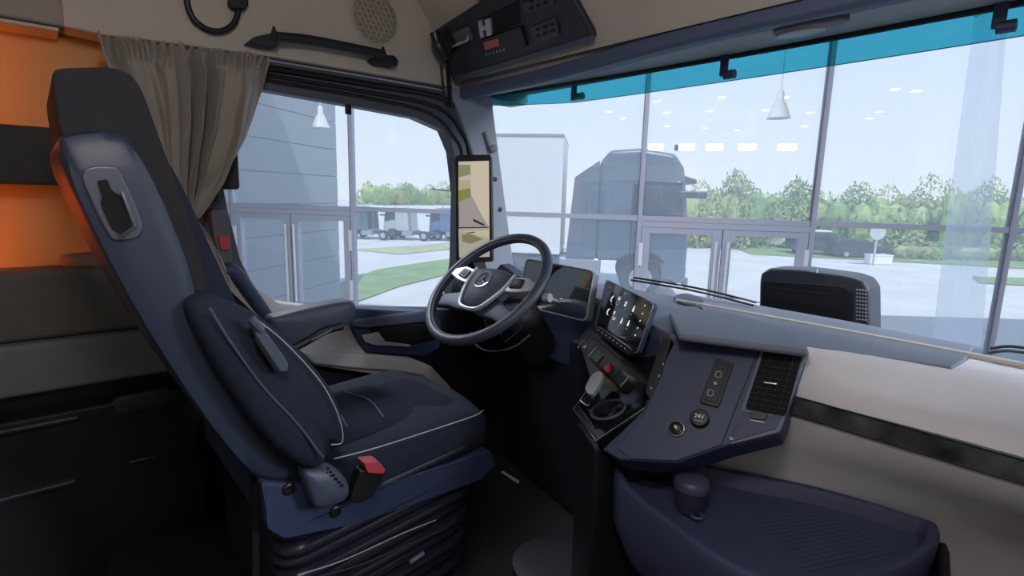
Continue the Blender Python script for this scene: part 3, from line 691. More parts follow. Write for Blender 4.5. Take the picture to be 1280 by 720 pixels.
# left air vent beside the binnacle
o = MB().prism(pp(YP(1.40), (612, 345), (626, 330), (651, 347), (650, 362), (622, 358)), (0, .05, 0)).build('side_vent', navyl, dash, .004)
for k in range(3):
    MB().tube(pp(YP(1.39), (617+k*5, 350-k*6), (644+k*2, 360-k*5)), .003, 6).build('slat', blackp, o)
# instrument display
IN = Vector((.0, -.94, .34)).normalized(); IP0 = Vector((-1.15, 1.32, -.33))
def isc(d): return NP(IP0+IN*d, IN)
IPt = [(658, 323), (743, 339), (733, 402), (646, 380)]
MB().prism(round_quad(pp(isc(0), *IPt), .09), -IN*.03).build('instrument_housing', mat('bezel_grey', (.16, .17, .2), .35), dash, .003)
scrm = mat('screen_glass', (.012, .013, .014), .03, spec=1.0, ior=2.8, coat=.8)
o = MB().prism(round_quad(pp(isc(.0022), (660, 325), (741, 341), (731, 400), (649, 379)), .09), -IN*.0035).build('instrument_display', scrm, dash)
o['label'] = 'dark wide instrument display'
MB().tube([v+IN*.001 for v in round_quad(pp(isc(.001), *IPt), .09)], .0016, 6, True).build('display_rim', mat('rimg', (.45, .47, .5), .3, metal=.5), dash)
# touch screen
TP = [(758, 349), (818, 379), (796, 443), (743, 413)]
MB().prism(round_quad(pp(sc_(0), *TP), .08), -SN*.014).build('touchscreen_housing', navy, dash, .003)
ts = MB().prism(round_quad(pp(sc_(.0022), (759, 350.5), (816.5, 379.5), (795, 441), (744.5, 412.5)), .08), -SN*.0035).build('touchscreen', gloss, dash)
ts['label'] = 'black portrait touch screen with white icons'
MB().tube([v+SN*.001 for v in round_quad(pp(sc_(.001), *TP), .08)], .0010, 6, True).build('touchscreen_rim', mat('rimg', (.45, .47, .5), .3, metal=.5), dash)
icon = mat('icon_lit', (.02, .02, .02), .5, emit=(.85, .9, .95), estr=.9)
sa = (sc_(0)(818, 379)-sc_(0)(758, 349)).normalized(); sb = SN.cross(sa).normalized()
if sb.z < 0: sb = -sb
mi = mat('icon_dim', (.02, .02, .02), .5, emit=(.8, .85, .9), estr=.35)
sp_ = lambda x, y: sc_(.0028)(x, y)
def ic_strip(pts, r=.0018, m_=icon): MB().tube(pts, r, 5).build('icon', m_, ts)
# phone handsets, box in a frame, grid, person, bag
for (x, y) in ((765, 373), (760, 389)):
    q = sp_(x, y); ic_strip(smooth_open([q+sb*.009+sa*.005, q-sa*.003+sb*.002, q-sa*.002-sb*.006, q+sa*.005-sb*.009], 3), .002)
MB().tube(rrect(sp_(773, 376), sa, sb, .020, .026, .004, 3), .0008, 5, True).build('icon_frame', mi, ts)
MB().box(sp_(774, 373.5), (.009, .0009, .008), Matrix((sa, SN, sb)).transposed()).build('icon', icon, ts)
for dx in (-1, 1):
    for dy in (-1, 1): MB().box(sp_(782, 380)+sa*dx*.0035+sb*dy*.004, (.005, .0009, .006), Matrix((sa, SN, sb)).transposed()).build('icon', icon, ts)
for (x, y, h) in ((792, 386, .014), (777, 401, .012), (785.5, 404, .014)):
    q = sp_(x, y); MB().lathe(q+sb*.006, SN, [(.003, -.0004), (.003, .0005)], 8).build('icon', icon, ts)
    MB().box(q-sb*.003, (.009, .0009, .011), Matrix((sa, SN, sb)).transposed()).build('icon', icon, ts)
q = sp_(768.5, 395); MB().tube([q+(sa*math.cos(a)+sb*math.sin(a))*.010-sb*.002 for a in [PI+PI*k/8 for k in range(9)]], .0009, 5).build('icon', icon, ts)
q = sp_(768, 391); MB().box(q, (.006, .0009, .010), Matrix((sa, SN, sb)).transposed()).build('icon', icon, ts)
for (x, y) in ((764, 380), (781, 387), (789, 393), (760, 394), (774, 406), (783, 411), (770, 384)):
    MB().box(sp_(x, y), (.009, .0008, .0013), Matrix((sa, SN, sb)).transposed()).build('caption', mi, ts)
for (x, y) in ((806, 382), (803, 392), (800, 401), (797, 410), (794, 419)):
    MB().lathe(sp_(x, y), SN, [(.0024, -.0004), (.0024, .0004)], 8).build('status_icon', icon, ts)
MB().box(sp_(781, 367), (.012, .0008, .0012), Matrix((sa, SN, sb)).transposed()).build('status_icon', icon, ts)
for (x, y) in ((762, 359),): MB().lathe(sp_(x, y), SN, [(.002, -.0004), (.002, .0004)], 8).build('status_icon', mi, ts)
# button bar below the touch screen
bb = MB().prism(round_quad(pp(sc_(.012), (744, 406), (790, 437), (788, 443), (785, 445), (741, 413)), .12), -SN*.014).build('button_bar', blackp, dash, .002)
MB().tube(pp(sc_(.014), (744, 406), (768, 421), (788, 435), (790, 439)), .0016, 6).build('bar_trim', chrome, dash)
for k in range(8):
    q = sc_(.0125)(748+k*4.7, 412.5+k*3.3); MB().box(q, (.004, .001, .003), Matrix((sa, SN, sb)).transposed()).build('button_mark', mi, bb)

# lower body of the console down to the floor

A = [cc(-.01)(722, 515), cc(-.01)(745, 552), PL(775, 574)-PN*.01, PL(846, 577)-PN*.01]
mb = MB().prism([Vector((A[0].x, A[0].y, 0))+Vector((0, 0, -.60)), Vector((A[1].x, A[1].y, -.60)), Vector((-.77, 1.02, -.60)), Vector((-.72, 1.25, -.60)), Vector((-.72, 1.6, -.60)), Vector((-.95, 1.6, -.60))], (0, 0, FLOOR+.60))
mb.build('console_body', charcoal, dash, .015)


# ------------------------------------------------------------------ tray with ashtray
ZTR = -.66; tz = ZP(ZTR)
tray = thing('tray_table', tuple(tz(950, 660)), 'navy rounded storage tray with raised rim below the beige dash panel', 'tray')
out_px = [(768, 588), (772, 577), (790, 573), (830, 574), (870, 578), (930, 588), (1010, 604), (1090, 626), (1140, 642), (1170, 652), (1176, 665), (1168, 686), (1130, 710), (1080, 725), (1010, 736), (940, 722), (880, 690), (820, 644), (780, 610)]
OUT = smooth_closed(pp(tz, *out_px), 4)
cen = sum(OUT, Vector())/len(OUT)
AREA = sum(OUT[i-1].x*OUT[i].y-OUT[i].x*OUT[i-1].y for i in range(len(OUT)))
def inset_loop(L_, d, dz):
    out = []; n = len(L_)
    for i in range(n):
        dd_ = cen-L_[i]; dd_.z = 0
        out.append(L_[i]+dd_.normalized()*d*1.25+Vector((0, 0, dz)))
    return out
rings = [inset_loop(OUT, .03, -.20), inset_loop(OUT, .004, -.13), inset_loop(OUT, 0, -.012), inset_loop(OUT, .004, -.002), inset_loop(OUT, .010, 0), inset_loop(OUT, .018, -.003), inset_loop(OUT, .022, -.012), inset_loop(OUT, .030, -.034), inset_loop(OUT, .036, -.036)]
n = len(OUT); mb = MB(); mb.add([v for r_ in rings for v in r_], [(i*n+k, i*n+(k+1) % n, (i+1)*n+(k+1) % n, (i+1)*n+k) for i in range(len(rings)-1) for k in range(n)] + [tuple(range(n)), tuple(range((len(rings)-1)*n, len(rings)*n))])
mb.build('shell', mat('tray_navy', (.045, .054, .11), .55, bump=.2, bscale=500), tray)
# ribbed rubber mat: fine ribs
mb = MB(); base = rings[-1][0].z
pa, pb, pc_, pd = ZP(base)(900, 605), ZP(base)(960, 600), ZP(base)(1120, 690), ZP(base)(1010, 715)
for k in range(26):
    v = k/25; a = pa.lerp(pd, v); b = pb.lerp(pc_, v); mb.tube([a+Vector((0, 0, .0003)), b+Vector((0, 0, .0003))], .0012, 4)
o = mb.build('ribbing', mat('rib_navy', (.040, .048, .115), .6), tray); o['kind'] = 'stuff'
# open cup ring at left end
qr = ZP(base+.002)(815, 598)
MB().lathe(qr, (0, 0, 1), [(.046, .0), (.046, .012), (.041, .014), (.038, .0), (.036, -.03), (.001, -.03)], 30).build('cup_well', mat('void2', (.012, .013, .024), .6), tray)
MB().box(qr+Vector((-.03, .01, .018)), (.004, .02, .02)).build('cup_spring', blackp, tray, .001)
t = thing('ashtray', tuple(ZP(base)(862, 640)), 'dark blue lidded ashtray cup standing in the tray', 'ashtray')
qa = ZP(base+.004)(862, 636)
MB().lathe(qa, (0, 0, 1), [(.030, 0), (.033, .01), (.036, .05), (.036, .052)], 32).build('cup', mat('ash_navy', (.028, .033, .062), .5), t)
MB().lathe(qa, (0, 0, 1), [(.037, .051), (.040, .054), (.040, .062), (.037, .072), (.030, .078), (.001, .079)], 32).build('lid', mat('ash_lid', (.05, .058, .10), .4), t)
MB().box(qa+Vector((.032, -.012, .066)), (.016, .012, .014)).build('hinge', navyl, t, .003)
MB().box(qa+Vector((-.012, -.035, .058)), (.004, .003, .010)).build('tab', seam, t)
MB().tube([qa+Vector((.030+.012*math.cos(a), -.020+.012*math.sin(a), .006)) for a in [2*PI*k/16 for k in range(16)]], .004, 6, True).build('foot_ring', navyl, t)
# small black stopper at tray's right end
t = thing('tray_stop', tuple(tz(1182, 700)), 'black rubber stop beside the right end of the tray', 'stop')
q = ZP(ZTR-.02)(1181, 690)
MB().prism(pp(ZP(ZTR-.02), (1172, 676), (1184, 678), (1188, 690), (1190, 740), (1175, 740)), (0, 0, -.10)).build('body', blackp, t, .006)

# ------------------------------------------------------------------ speaker box beyond the glass (outside cowl)
BXY = 1.80
bpz = YP(BXY)
t = thing('cowl_speaker_box', tuple(bpz(1018, 395)), 'rounded black grille box standing right of centre behind the dash edge', 'box')
bx = [(949, 352), (951, 342), (962, 335), (1000, 336), (1060, 344), (1078, 350), (1086, 362), (1087, 425), (948, 410)]
MB().prism([v for v in round_quad(pp(bpz, *bx), .15, 3)], (0, .12, 0)).build('housing', mat('box_navy', (.045, .05, .07), .45, bump=.2), t, .018, 4)
MB().prism(round_quad(pp(YP(BXY-.006), (953, 351), (1055, 358), (1066, 368), (1064, 405), (1050, 402), (951, 384)), .12), (0, .01, 0)).build('grille', blackp, t, .002)
for k in range(5):
    y = 360+k*5.2
    MB().tube(pp(YP(BXY-.010), (962, y-1), (1000, y+3.2), (1052, y+8.8)), .0022, 5).build('grille_bar', charcoal, t)
mb = MB()
for i in range(4):
    for j in range(9):
        q = YP(BXY-.003)(1071+i*3.6, 362+j*4.6+i*.4); mb.lathe(q, (0, -1, 0), [(.0025, -.002), (.0025, .0015)], 6)
o = mb.build('perforation', icm, t); o['kind'] = 'stuff'
MB().tube(pp(YP(BXY+.0), (1021, 336), (1021, 341)), .002, 5).build('top_pin', white, t)
# wipers on the outer cowl
for lab, pts in (('black wiper arm lying low across the windscreen left of the grille box', [(792, 347), (830, 353), (880, 362), (945, 378)]), ('black wiper arm at the lower right corner of the windscreen', [(1238, 436), (1262, 433), (1300, 438), (1340, 446)])):
    P_ = [WS(x, y, .06) for x, y in pts]
    t = thing('wiper', tuple(P_[0]), lab, 'wiper')
    MB().tube(smooth_open(P_, 4), .004, 6).build('arm', blackp, t)
    MB().tube([p+Vector((0, -.015, -.008)) for p in smooth_open(P_, 4)], .004, 6).build('blade', charcoal, t)
struct(MB().b2((-2.0, 1.66, -.50), (RX, 1.98, -.43)), 'trim_13', mat('cowl', (.06, .065, .08), .5))
MB().tube([WS(x, y, -.02) for x, y in ((833, 349), (860, 361), (900, 370), (950, 378))], .0018, 5).build('aerial_wire', seam, dash)

# ------------------------------------------------------------------ STEERING WHEEL
SC = Vector((-1.338, 1.075, -.29)); RW = .235
el = .823
wn_ = Vector((0, -math.cos(el), math.sin(el))); wx = Vector((1, 0, 0)); wy = wn_.cross(wx); wy = wy if wy.z > 0 else -wy
sw = thing('steering_wheel', tuple(SC-wn_*.1), 'dark steering wheel with silver spokes and a three pointed star', 'steering wheel')
def wp(x, y, z=0): return SC + wx*x + wy*y + wn_*z
RM = RW-.016
MB().tube([wp(RM*math.cos(a), RM*math.sin(a)) for a in [2*PI*k/72 for k in range(72)]], .0165, 14, True).build('rim', mat('rim_leather', (.045, .055, .085), .42, bump=.3, bscale=500), sw)
MB().tube([wp((RM-.0135)*math.cos(a), (RM-.0135)*math.sin(a), .0105) for a in [2*PI*k/72 for k in range(72)]], .0009, 5, True).build('rim_stitch', seam, sw)
hubo = smooth_closed([wp(x, y, .012) for x, y in ((-.088, .052), (-.05, .066), (0, .070), (.05, .066), (.088, .052), (.082, .0), (.062, -.05), (.04, -.082), (0, -.090), (-.04, -.082), (-.062, -.05), (-.082, 0))], 4)
MB().puff(hubo, -wn_*.05, .016, .2).build('hub', navyl, sw)
hubu = smooth_open([wp(x, y, .008) for x, y in ((-.098, .058), (-.094, .0), (-.072, -.055), (-.045, -.092), (0, -.100), (.045, -.092), (.072, -.055), (.094, 0), (.098, .058))], 5)
mb = MB()
mb.tube(hubu, .0075, 8).build('hub_trim', silver, sw)
for s in (-1, 1):
    pad = round_quad([wp(s*x, y, .010) for x, y in ((.092, .048), (.155, .058), (.205, .040), (.205, .012), (.150, -.004), (.098, -.010))], .12)
    MB().prism(pad, -wn_*.022).build('spoke', silver, sw, .004)
    key = round_quad([wp(s*x, y, .016) for x, y in ((.108, .040), (.152, .046), (.160, .012), (.112, .004))], .15)
    o = MB().prism(key, -wn_*.010).build('button_pad', charcoal, sw, .003)
    MB().prism(round_quad([wp(s*x, y, .018) for x, y in ((.120, .034), (.145, .037), (.149, .017), (.122, .013))], .2), -wn_*.006).build('button', navyl, o, .002)
    MB().tube([wp(s*.132, .030, .0185), wp(s*.134, .020, .0185)], .0015, 5).build('button_icon', seam, o)
    # lower dark arms
    MB().puff(smooth_closed([wp(s*x, y, -.004) for x, y in ((.03, -.06), (.075, -.03), (.12, -.045), (.205, -.075), (.185, -.115), (.12, -.105), (.07, -.105), (.03, -.10))], 3), -wn_*.016, .003, .2).build('lower_spoke', navy, sw)
MB().puff(smooth_closed([wp(x, y, -.006) for x, y in ((-.06, -.08), (.06, -.08), (.05, -.205), (-.05, -.205))], 3), -wn_*.010, .002, .2)
# emblem
ec = wp(0, .005, .0285)
em = MB().tube([ec+(wx*math.cos(a)+wy*math.sin(a))*.031 for a in [2*PI*k/40 for k in range(40)]], .0022, 8, True).build('emblem_ring', chrome, sw)
for k in range(3):
    a = PI/2+k*2*PI/3; d_ = wx*math.cos(a)+wy*math.sin(a); s_ = wx*math.cos(a+PI/2)+wy*math.sin(a+PI/2)
    MB().add([ec+d_*.031, ec+s_*.006-d_*.0, ec-s_*.006, ec+wn_*.003+d_*.002], [(0, 1, 3), (0, 3, 2), (0, 2, 1)]).build('star_point', chrome, em, smooth=False)
# column and stalks
col = thing('steering_column', tuple(SC-wn_*.2), 'dark steering column shroud with stalks behind the wheel', 'steering column')
MB().lathe(SC, -wn_, [(.03, .055), (.052, .065), (.062, .07), (.085, .12), (.095, .20), (.08, .34)], 28).build('shroud', mat('shroud', (.014, .015, .021), .45), col)
MB().tube(smooth_open([wp(.06, .0, -.055), wp(.15, .005, -.04), wp(.20, .01, -.03), wp(.238, .018, -.02)], 4), [.009]*9+[.012]*3+[.013], 10).build('right_stalk', navy, col)
q = wp(.238, .018, -.02); MB().tube([q, q+wx*.02+wy*.004], .0135, 12).build('stalk_tip', mat('stalk_silver', (.35, .37, .42), .35), col)
MB().tube(smooth_open([wp(-.06, .0, -.055), wp(-.15, .005, -.05), wp(-.19, .02, -.04)], 4), .009, 10).build('left_stalk', navy, col)
MB().tube(smooth_open([wp(x, y, -.14) for x, y in ((-.10, -.11), (-.04, -.145), (.04, -.15), (.12, -.11), (.15, -.05))], 5), .003, 6).build('shroud_edge', mat('sh_edge', (.09, .10, .13), .3), col)
MB().tube([wp(x, y, -.10) for x, y in ((.06, -.05), (.08, -.10), (.12, -.12), (.145, -.06), (.10, -.03), (.06, -.05))], .0014, 5).build('shroud_seam', mat('sh_edge', (.09, .10, .13), .3), col)

# pedals block dark
struct(MB().b2((-1.86, 1.50, FLOOR), (-.75, 1.66, -.6)), 'trim_14', mat('deep', (.006, .006, .008), .8))

# ------------------------------------------------------------------ DRIVER SEAT
SX = -1.08; SWD = .52; sp0 = XP(SX)
seat = thing('driver_seat', (SX-SWD/2, .45, FLOOR), 'dark blue air suspended driver seat with tall integrated headrest', 'seat')
# shell
sh = smooth_closed(pp(XP(SX+.0), (73, 182), (80, 168), (110, 163), (150, 163), (172, 185), (205, 250), (236, 330), (252, 390), (290, 470), (350, 545), (392, 600), (372, 608), (322, 601), (282, 560), (238, 500), (180, 410), (125, 310), (84, 225)), 3)
MB().puff(sh, (-SWD, 0, 0), .006, .05).build('backrest_shell', mat('shell_navy', (.022, .030, .058), .45, bump=.15, bscale=500), seat)
hd = round_quad(pp(XP(SX-.05), (64, 95), (70, 85), (140, 83), (164, 92), (178, 112), (208, 195), (238, 275), (262, 360), (240, 380), (195, 300), (130, 200), (77, 180)), .3, 4)
MB().prism(hd, (-SWD+.10, 0, 0)).build('headrest', headfab, seat, .022, 4)
fr_ = smooth_closed(pp(XP(SX-.06), (208, 195), (236, 270), (262, 352), (330, 430), (400, 480), (430, 520), (400, 590), (330, 540), (250, 430), (205, 290)), 3)
MB().puff(fr_, (-SWD+.12, 0, 0), .01, .1).build('backrest_pad', seatfab, seat)
for nm, x0, d_ in (('bolster', SX+.055, -.13), ('bolster', SX-SWD+.06, -.10)):
    bo = smooth_closed(pp(XP(x0), (236, 386), (248, 374), (270, 373), (300, 384), (335, 402), (375, 438), (410, 478), (428, 512), (434, 540), (428, 558), (413, 560), (408, 582), (392, 590), (360, 575), (320, 535), (275, 470), (245, 415)), 3) if x0 > SX else smooth_closed([v+Vector((x0-SX-.06, 0, 0)) for v in pp(XP(SX+.06), (236, 386), (270, 373), (335, 402), (410, 478), (434, 540), (392, 590), (320, 535), (245, 415))], 4)
    MB().puff(bo, (d_, 0, 0), .022, .3).build(nm, seatfab, seat)
bs = smooth_open(pp(XP(SX+.078), (322, 400), (352, 424), (385, 458), (408, 488), (425, 525), (428, 552), (414, 556)), 5)
MB().tube(bs, .0011, 5).build('bolster_piping', seam, seat)
MB().tube(smooth_open(pp(XP(SX+.076), (262, 385), (290, 430), (330, 485), (372, 530), (404, 572)), 5), .0022, 5).build('bolster_seam', navyl, seat)
# belt guide bezel in the shell
bz = XP(SX+.010)
o = MB().prism(smooth_closed(pp(bz, (103, 218), (112, 209), (138, 208), (152, 216), (176, 272), (178, 288), (172, 297), (150, 301), (136, 294), (108, 238)), 4), (-.012, 0, 0)).build('belt_guide', mat('guide_silver', (.10, .11, .14), .35, metal=.4), seat, .004)
MB().prism(round_quad(pp(XP(SX+.014), (121, 226), (134, 224), (140, 238), (152, 246), (164, 280), (160, 290), (150, 292), (140, 286), (126, 256), (128, 246)), .2), (-.008, 0, 0)).build('belt_slot', mat('void', (.003, .003, .004), .9), o)
MB().tube(pp(XP(SX+.017), (152, 240), (168, 282), (150, 296)), .003, 6).build('slot_trim', darkmetal, o)
# tilt handle on the bolster
o = MB().prism(round_quad(pp(XP(SX+.10), (318, 414), (330, 411), (361, 454), (360, 464), (350, 466), (322, 424)), .25), (-.03, 0, 0)).build('backrest_handle', mat('hnd', (.06, .072, .105), .4), seat, .005)
MB().prism(pp(XP(SX+.102), (318, 424), (323, 423), (350, 463), (344, 464)), (-.01, 0, 0)).build('handle_gap', mat('void', (.003, .003, .004), .9), o)
MB().tube(pp(XP(SX+.10), (313, 398), (327, 412)), .008, 8).build('handle_pivot', navyl, o)
# belt strap from the post to the seat back
bl = thing('seat_belt', tuple(XP(WX+.2)(300, 370)), 'thin dark seat belt running down beside the seat back from the door post', 'belt')
a, b = XP(WX+.10)(232, 312), XP(SX-.30)(352, 424)
MB().prism([a, b, b+Vector((0, .006, -.045)), a+Vector((0, .006, -.045))], (.003, .003, 0)).build('strap', mat('belt', (.02, .022, .03), .7), bl)
MB().tube([a+Vector((.002, 0, .003)), b+Vector((.002, 0, .003))], .0014, 5).build('strap_edge', mat('belt_edge', (.35, .33, .32), .7), bl)
MB().tube(pp(XP(WX+.12), (226, 307), (244, 306)), .002, 6).build('loop', chrome, bl)

# cushion
ZC = -.60
ccu = smooth_closed([Vector(p) for p in ((SX-.02, .37, ZC-.02), (SX+.0, .60, ZC-.005), (SX-.01, .84, ZC+.01), (SX-.06, .915, ZC+.0), (SX-.26, .95, ZC+.0), (SX-.46, .915, ZC+.0), (SX-.515, .84, ZC+.01), (SX-.52, .6, ZC-.005), (SX-.50, .36, ZC-.02), (SX-.26, .33, ZC-.02))], 5)
MB().puff(ccu, (0, 0, -.115), .018, .35).build('cushion', seatfab, seat)
ins = smooth_closed([Vector(p) for p in ((SX-.12, .42, ZC+.004), (SX-.10, .7, ZC+.012), (SX-.13, .86, ZC+.010), (SX-.26, .88, ZC+.010), (SX-.40, .86, ZC+.010), (SX-.42, .7, ZC+.012), (SX-.40, .42, ZC+.004))], 5)
MB().puff(ins, (0, 0, -.03), .010, .3).build('cushion_insert', seatfab2, seat)
for y in (.56, .66):
    MB().tube(smooth_open([Vector((SX-.14, y-.02, ZC+.019)), Vector((SX-.26, y, ZC+.0225)), Vector((SX-.38, y-.02, ZC+.019))], 5), .0018, 5).build('insert_seam', navyl, seat)
pip = smooth_open([sp0(416, 572)+Vector((.004, 0, 0)), sp0(470, 559), sp0(530, 540), sp0(590, 520), sp0(606, 514)+Vector((-.01, 0, 0))], 5)
MB().tube([v+Vector((.003, 0, 0)) for v in pip], .0015, 5).build('cushion_piping', seam, seat)
# base pan
zA = sp0(600, 560).z; 
pan_ = [sp0(330, 602), sp0(420, 618), sp0(500, 598), sp0(612, 562), sp0(618, 580), sp0(598, 600), sp0(520, 628), sp0(440, 655), sp0(355, 672), sp0(333, 660)]
MB().prism(round_quad([v+Vector((.005, 0, 0)) for v in pan_], .12), (-SWD-.01, 0, 0)).build('base_pan', mat('pan_navy', (.028, .038, .085), .45, bump=.15), seat, .014)
MB().prism(round_quad(pp(XP(SX+.004), (326, 602), (380, 606), (440, 632), (440, 650), (345, 668), (333, 640)), .1), (-.03, 0, 0)).build('side_cover', mat('pan_navy', (.028, .038, .085), .45), seat, .006)
for (x, y) in ((361, 611), (419, 639)):
    MB().lathe(XP(SX+.006)(x, y), (1, 0, 0), [(.013, -.002), (.013, .003), (.009, .005), (.008, .001)], 18).build('cover_cap', blackp, seat)
kc = smooth_closed(pp(XP(SX+.05), (381, 594), (392, 588), (420, 588), (436, 604), (436, 622), (420, 632), (396, 636), (388, 620)), 4)
MB().puff(kc, (-.05, 0, 0), .010, .3).build('hinge_cover', mat('hinge', (.050, .060, .095), .5), seat)
for k in range(6):
    q = XP(SX+.062)(410+k*3.6, 586+k*4.2); MB().lathe(q, (1, 0, 0), [(.003, -.002), (.003, .001)], 8).build('cover_hole', blackp, seat)
# bellows: stacked folds
bel = MB(); nb = 12
ztop_ = sp0(350, 676).z+.01; 
for k in range(nb):
    f0 = k/nb
    zf = (ztop_+.035)-(ztop_+.035-FLOOR-.10)*k/nb; zb_ = zf-.0
    x0, x1_ = SX-.005-.012*(k % 2), SX-SWD+.01
    yf = .86-.004*k; yr = .32
    ringp = rrect(((x0+x1_)/2, (yf+yr)/2, zf-.022), (1, 0, 0), Vector((0, 1, .09)).normalized(), x0-x1_+.02, yf-yr, .06, 5)
    o = MB().puff(ringp, (0, 0, (ztop_+.035-FLOOR-.10)/nb*1.02), .001, .48).build('bellows_fold', mat('bellows', (.010, .011, .020), .32), seat)
MB().b2((SX-SWD+.03, .34, FLOOR), (SX-.03, .84, FLOOR+.10)).build('floor_mount', blackp, seat, .01)
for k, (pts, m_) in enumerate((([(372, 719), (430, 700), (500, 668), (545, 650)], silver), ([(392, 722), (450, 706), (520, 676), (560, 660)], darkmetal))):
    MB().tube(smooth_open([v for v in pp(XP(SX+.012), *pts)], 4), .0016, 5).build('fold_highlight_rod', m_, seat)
q = XP(SX+.02)(521, 697); MB().tube([q+Vector((0, -.02, -.004)), q+Vector((0, .02, .004))], .006, 8).build('air_lever', mat('lv', (.10, .11, .17), .4), seat)
MB().prism(pp(XP(SX-.03), (316, 600), (324, 600), (324, 720), (316, 720)), (-.02, 0, 0)).build('rear_rail', blackp, seat)
# buckle
t = thing('belt_buckle', tuple(XP(SX+.03)(462, 610)), 'black belt buckle with a red button standing at the seat side', 'buckle')
MB().prism(round_quad(pp(XP(SX+.055), (451, 588), (480, 588), (478, 602), (466, 622), (448, 630), (438, 626)), .1), (-.03, 0, 0)).build('body', blackp, t, .005)
MB().prism(round_quad(pp(XP(SX+.060), (455, 579), (474, 577), (482, 587), (479, 592), (460, 591)), .12), (-.036, 0, 0)).build('release_button', redb, t, .003)
# seat arm rest (door side)
ar = thing('armrest', tuple(XP(SX-.50)(390, 410)), 'padded navy armrest pointing forward between the seat and the door', 'armrest')
arp = smooth_closed(pp(XP(SX-.48), (338, 402), (352, 394), (395, 383), (430, 377), (443, 378), (447, 388), (443, 400), (430, 410), (415, 409), (395, 420), (378, 433), (362, 436), (346, 420)), 3)
MB().puff(arp, (-.07, 0, 0), .012, .3).build('pad', mat('arm_navy', (.06, .07, .105), .5, bump=.2), ar)
MB().tube(smooth_open(pp(XP(SX-.465), (366, 436), (385, 426), (405, 414), (428, 408)), 4), .012, 8).build('underside_grip', charcoal, ar)
MB().tube(pp(XP(SX-.452), (389, 425), (414, 412)), .006, 6).build('grip_plate', darkmetal, ar)

# ------------------------------------------------------------------ small things on the cab floor
fz = ZP(FLOOR+.004)
t = thing('floor_strip', tuple(fz(637, 597)), 'small pale metal strip lying on the dark carpet', 'strip')
a, b = fz(627, 590), fz(647, 603)
MB().prism([a+Vector((0, .008, 0)), b+Vector((0, .01, 0)), b+Vector((.012, -.008, 0)), a+Vector((0, -.004, 0))], (0, 0, .004)).build('strip', mat('pale_metal', (.7, .72, .75), .35, metal=.3), t, .001)
q = fz(690, 712)
t = thing('floor_hatch', tuple(q), 'round low dark cover on the carpet at the bottom edge', 'cover')
MB().puff([q+Vector((.13*math.cos(a), .13*math.sin(a), .03)) for a in [2*PI*k/32 for k in range(32)]], (0, 0, -.034), .008, .2).build('cover', mat('hatch', (.008, .009, .014), .6), t)

# ================================================================== HALL AND FACADE
G = -2.8
P0 = Vector((-8.087, 3.777, 0)); FU = Vector((.812, .583, 0)).normalized(); FN = Vector((-.583, .812, 0)).normalized(); BAY = 2.2
def fp(t_, d=0, z=0): return P0 + FU*(BAY*t_) + FN*d + Vector((0, 0, z))
FR = Matrix((FU, FN, Vector((0, 0, 1)))).transposed()
def fbox(mb, t0_, t1, d0, d1, z0, z1):
    c = (fp(t0_, d0, z0)+fp(t1, d1, z1))/2; return mb.box(c, (abs(t1-t0_)*BAY, abs(d1-d0), abs(z1-z0)), FR)
HC = 4.6
def hbox(name, m_, t0_, t1, d0, d1, z0, z1, **k):
    o = struct(fbox(MB(), t0_, t1, d0, d1, z0, z1), name, m_, smooth=False, **k); return o
hbox('floor.001', hallf, -6, 9, -32, 0, G-.1, G, label='pale hall floor')
hbox('ceiling.001', hallw, -6, 9, -32, 0, HC, HC+.1)
hbox('wall_back.001', hallw, -6, 9, -32.2, -32, G, HC)
hbox('wall_left.003', hallw, -6.1, -6, -32, 0, G, HC)
hbox('wall_right.001', hallw, 9, 9.1, -32, 0, G, HC)
# facade: mullions, transoms, panes as parts of one facade
fac = struct(fbox(MB(), -6, 9, -.04, .04, HC-.3, HC), 'wall_front.001', frame, label='glazed hall front with grey aluminium frames', smooth=False)
TZ = -.26; mw = .014
for k in range(-5, 10):
    MB_ = MB(); fbox(MB_, k-mw, k+mw, -.04, .04, G, HC-.3); MB_.build('mullion', frame, fac, smooth=False)
    MB_ = MB(); fbox(MB_, k-mw-.004, k-mw, -.045, .045, G, HC-.3); MB_.build('gasket', framed, fac, smooth=False)
for k in range(-5, 9):
    fbox(MB(), k+mw, k+1-mw, -.04, .04, TZ-.035, TZ+.035).build('transom', frame, fac, smooth=False)
    fbox(MB(), k+mw, k+1-mw, -.004, .004, TZ+.04, HC-.3).build('pane', facadeg, fac, smooth=False)
    if k in (-1, 2): continue
    fbox(MB(), k+mw, k+1-mw, -.004, .004, G, TZ-.04).build('pane', facadeg, fac, smooth=False)
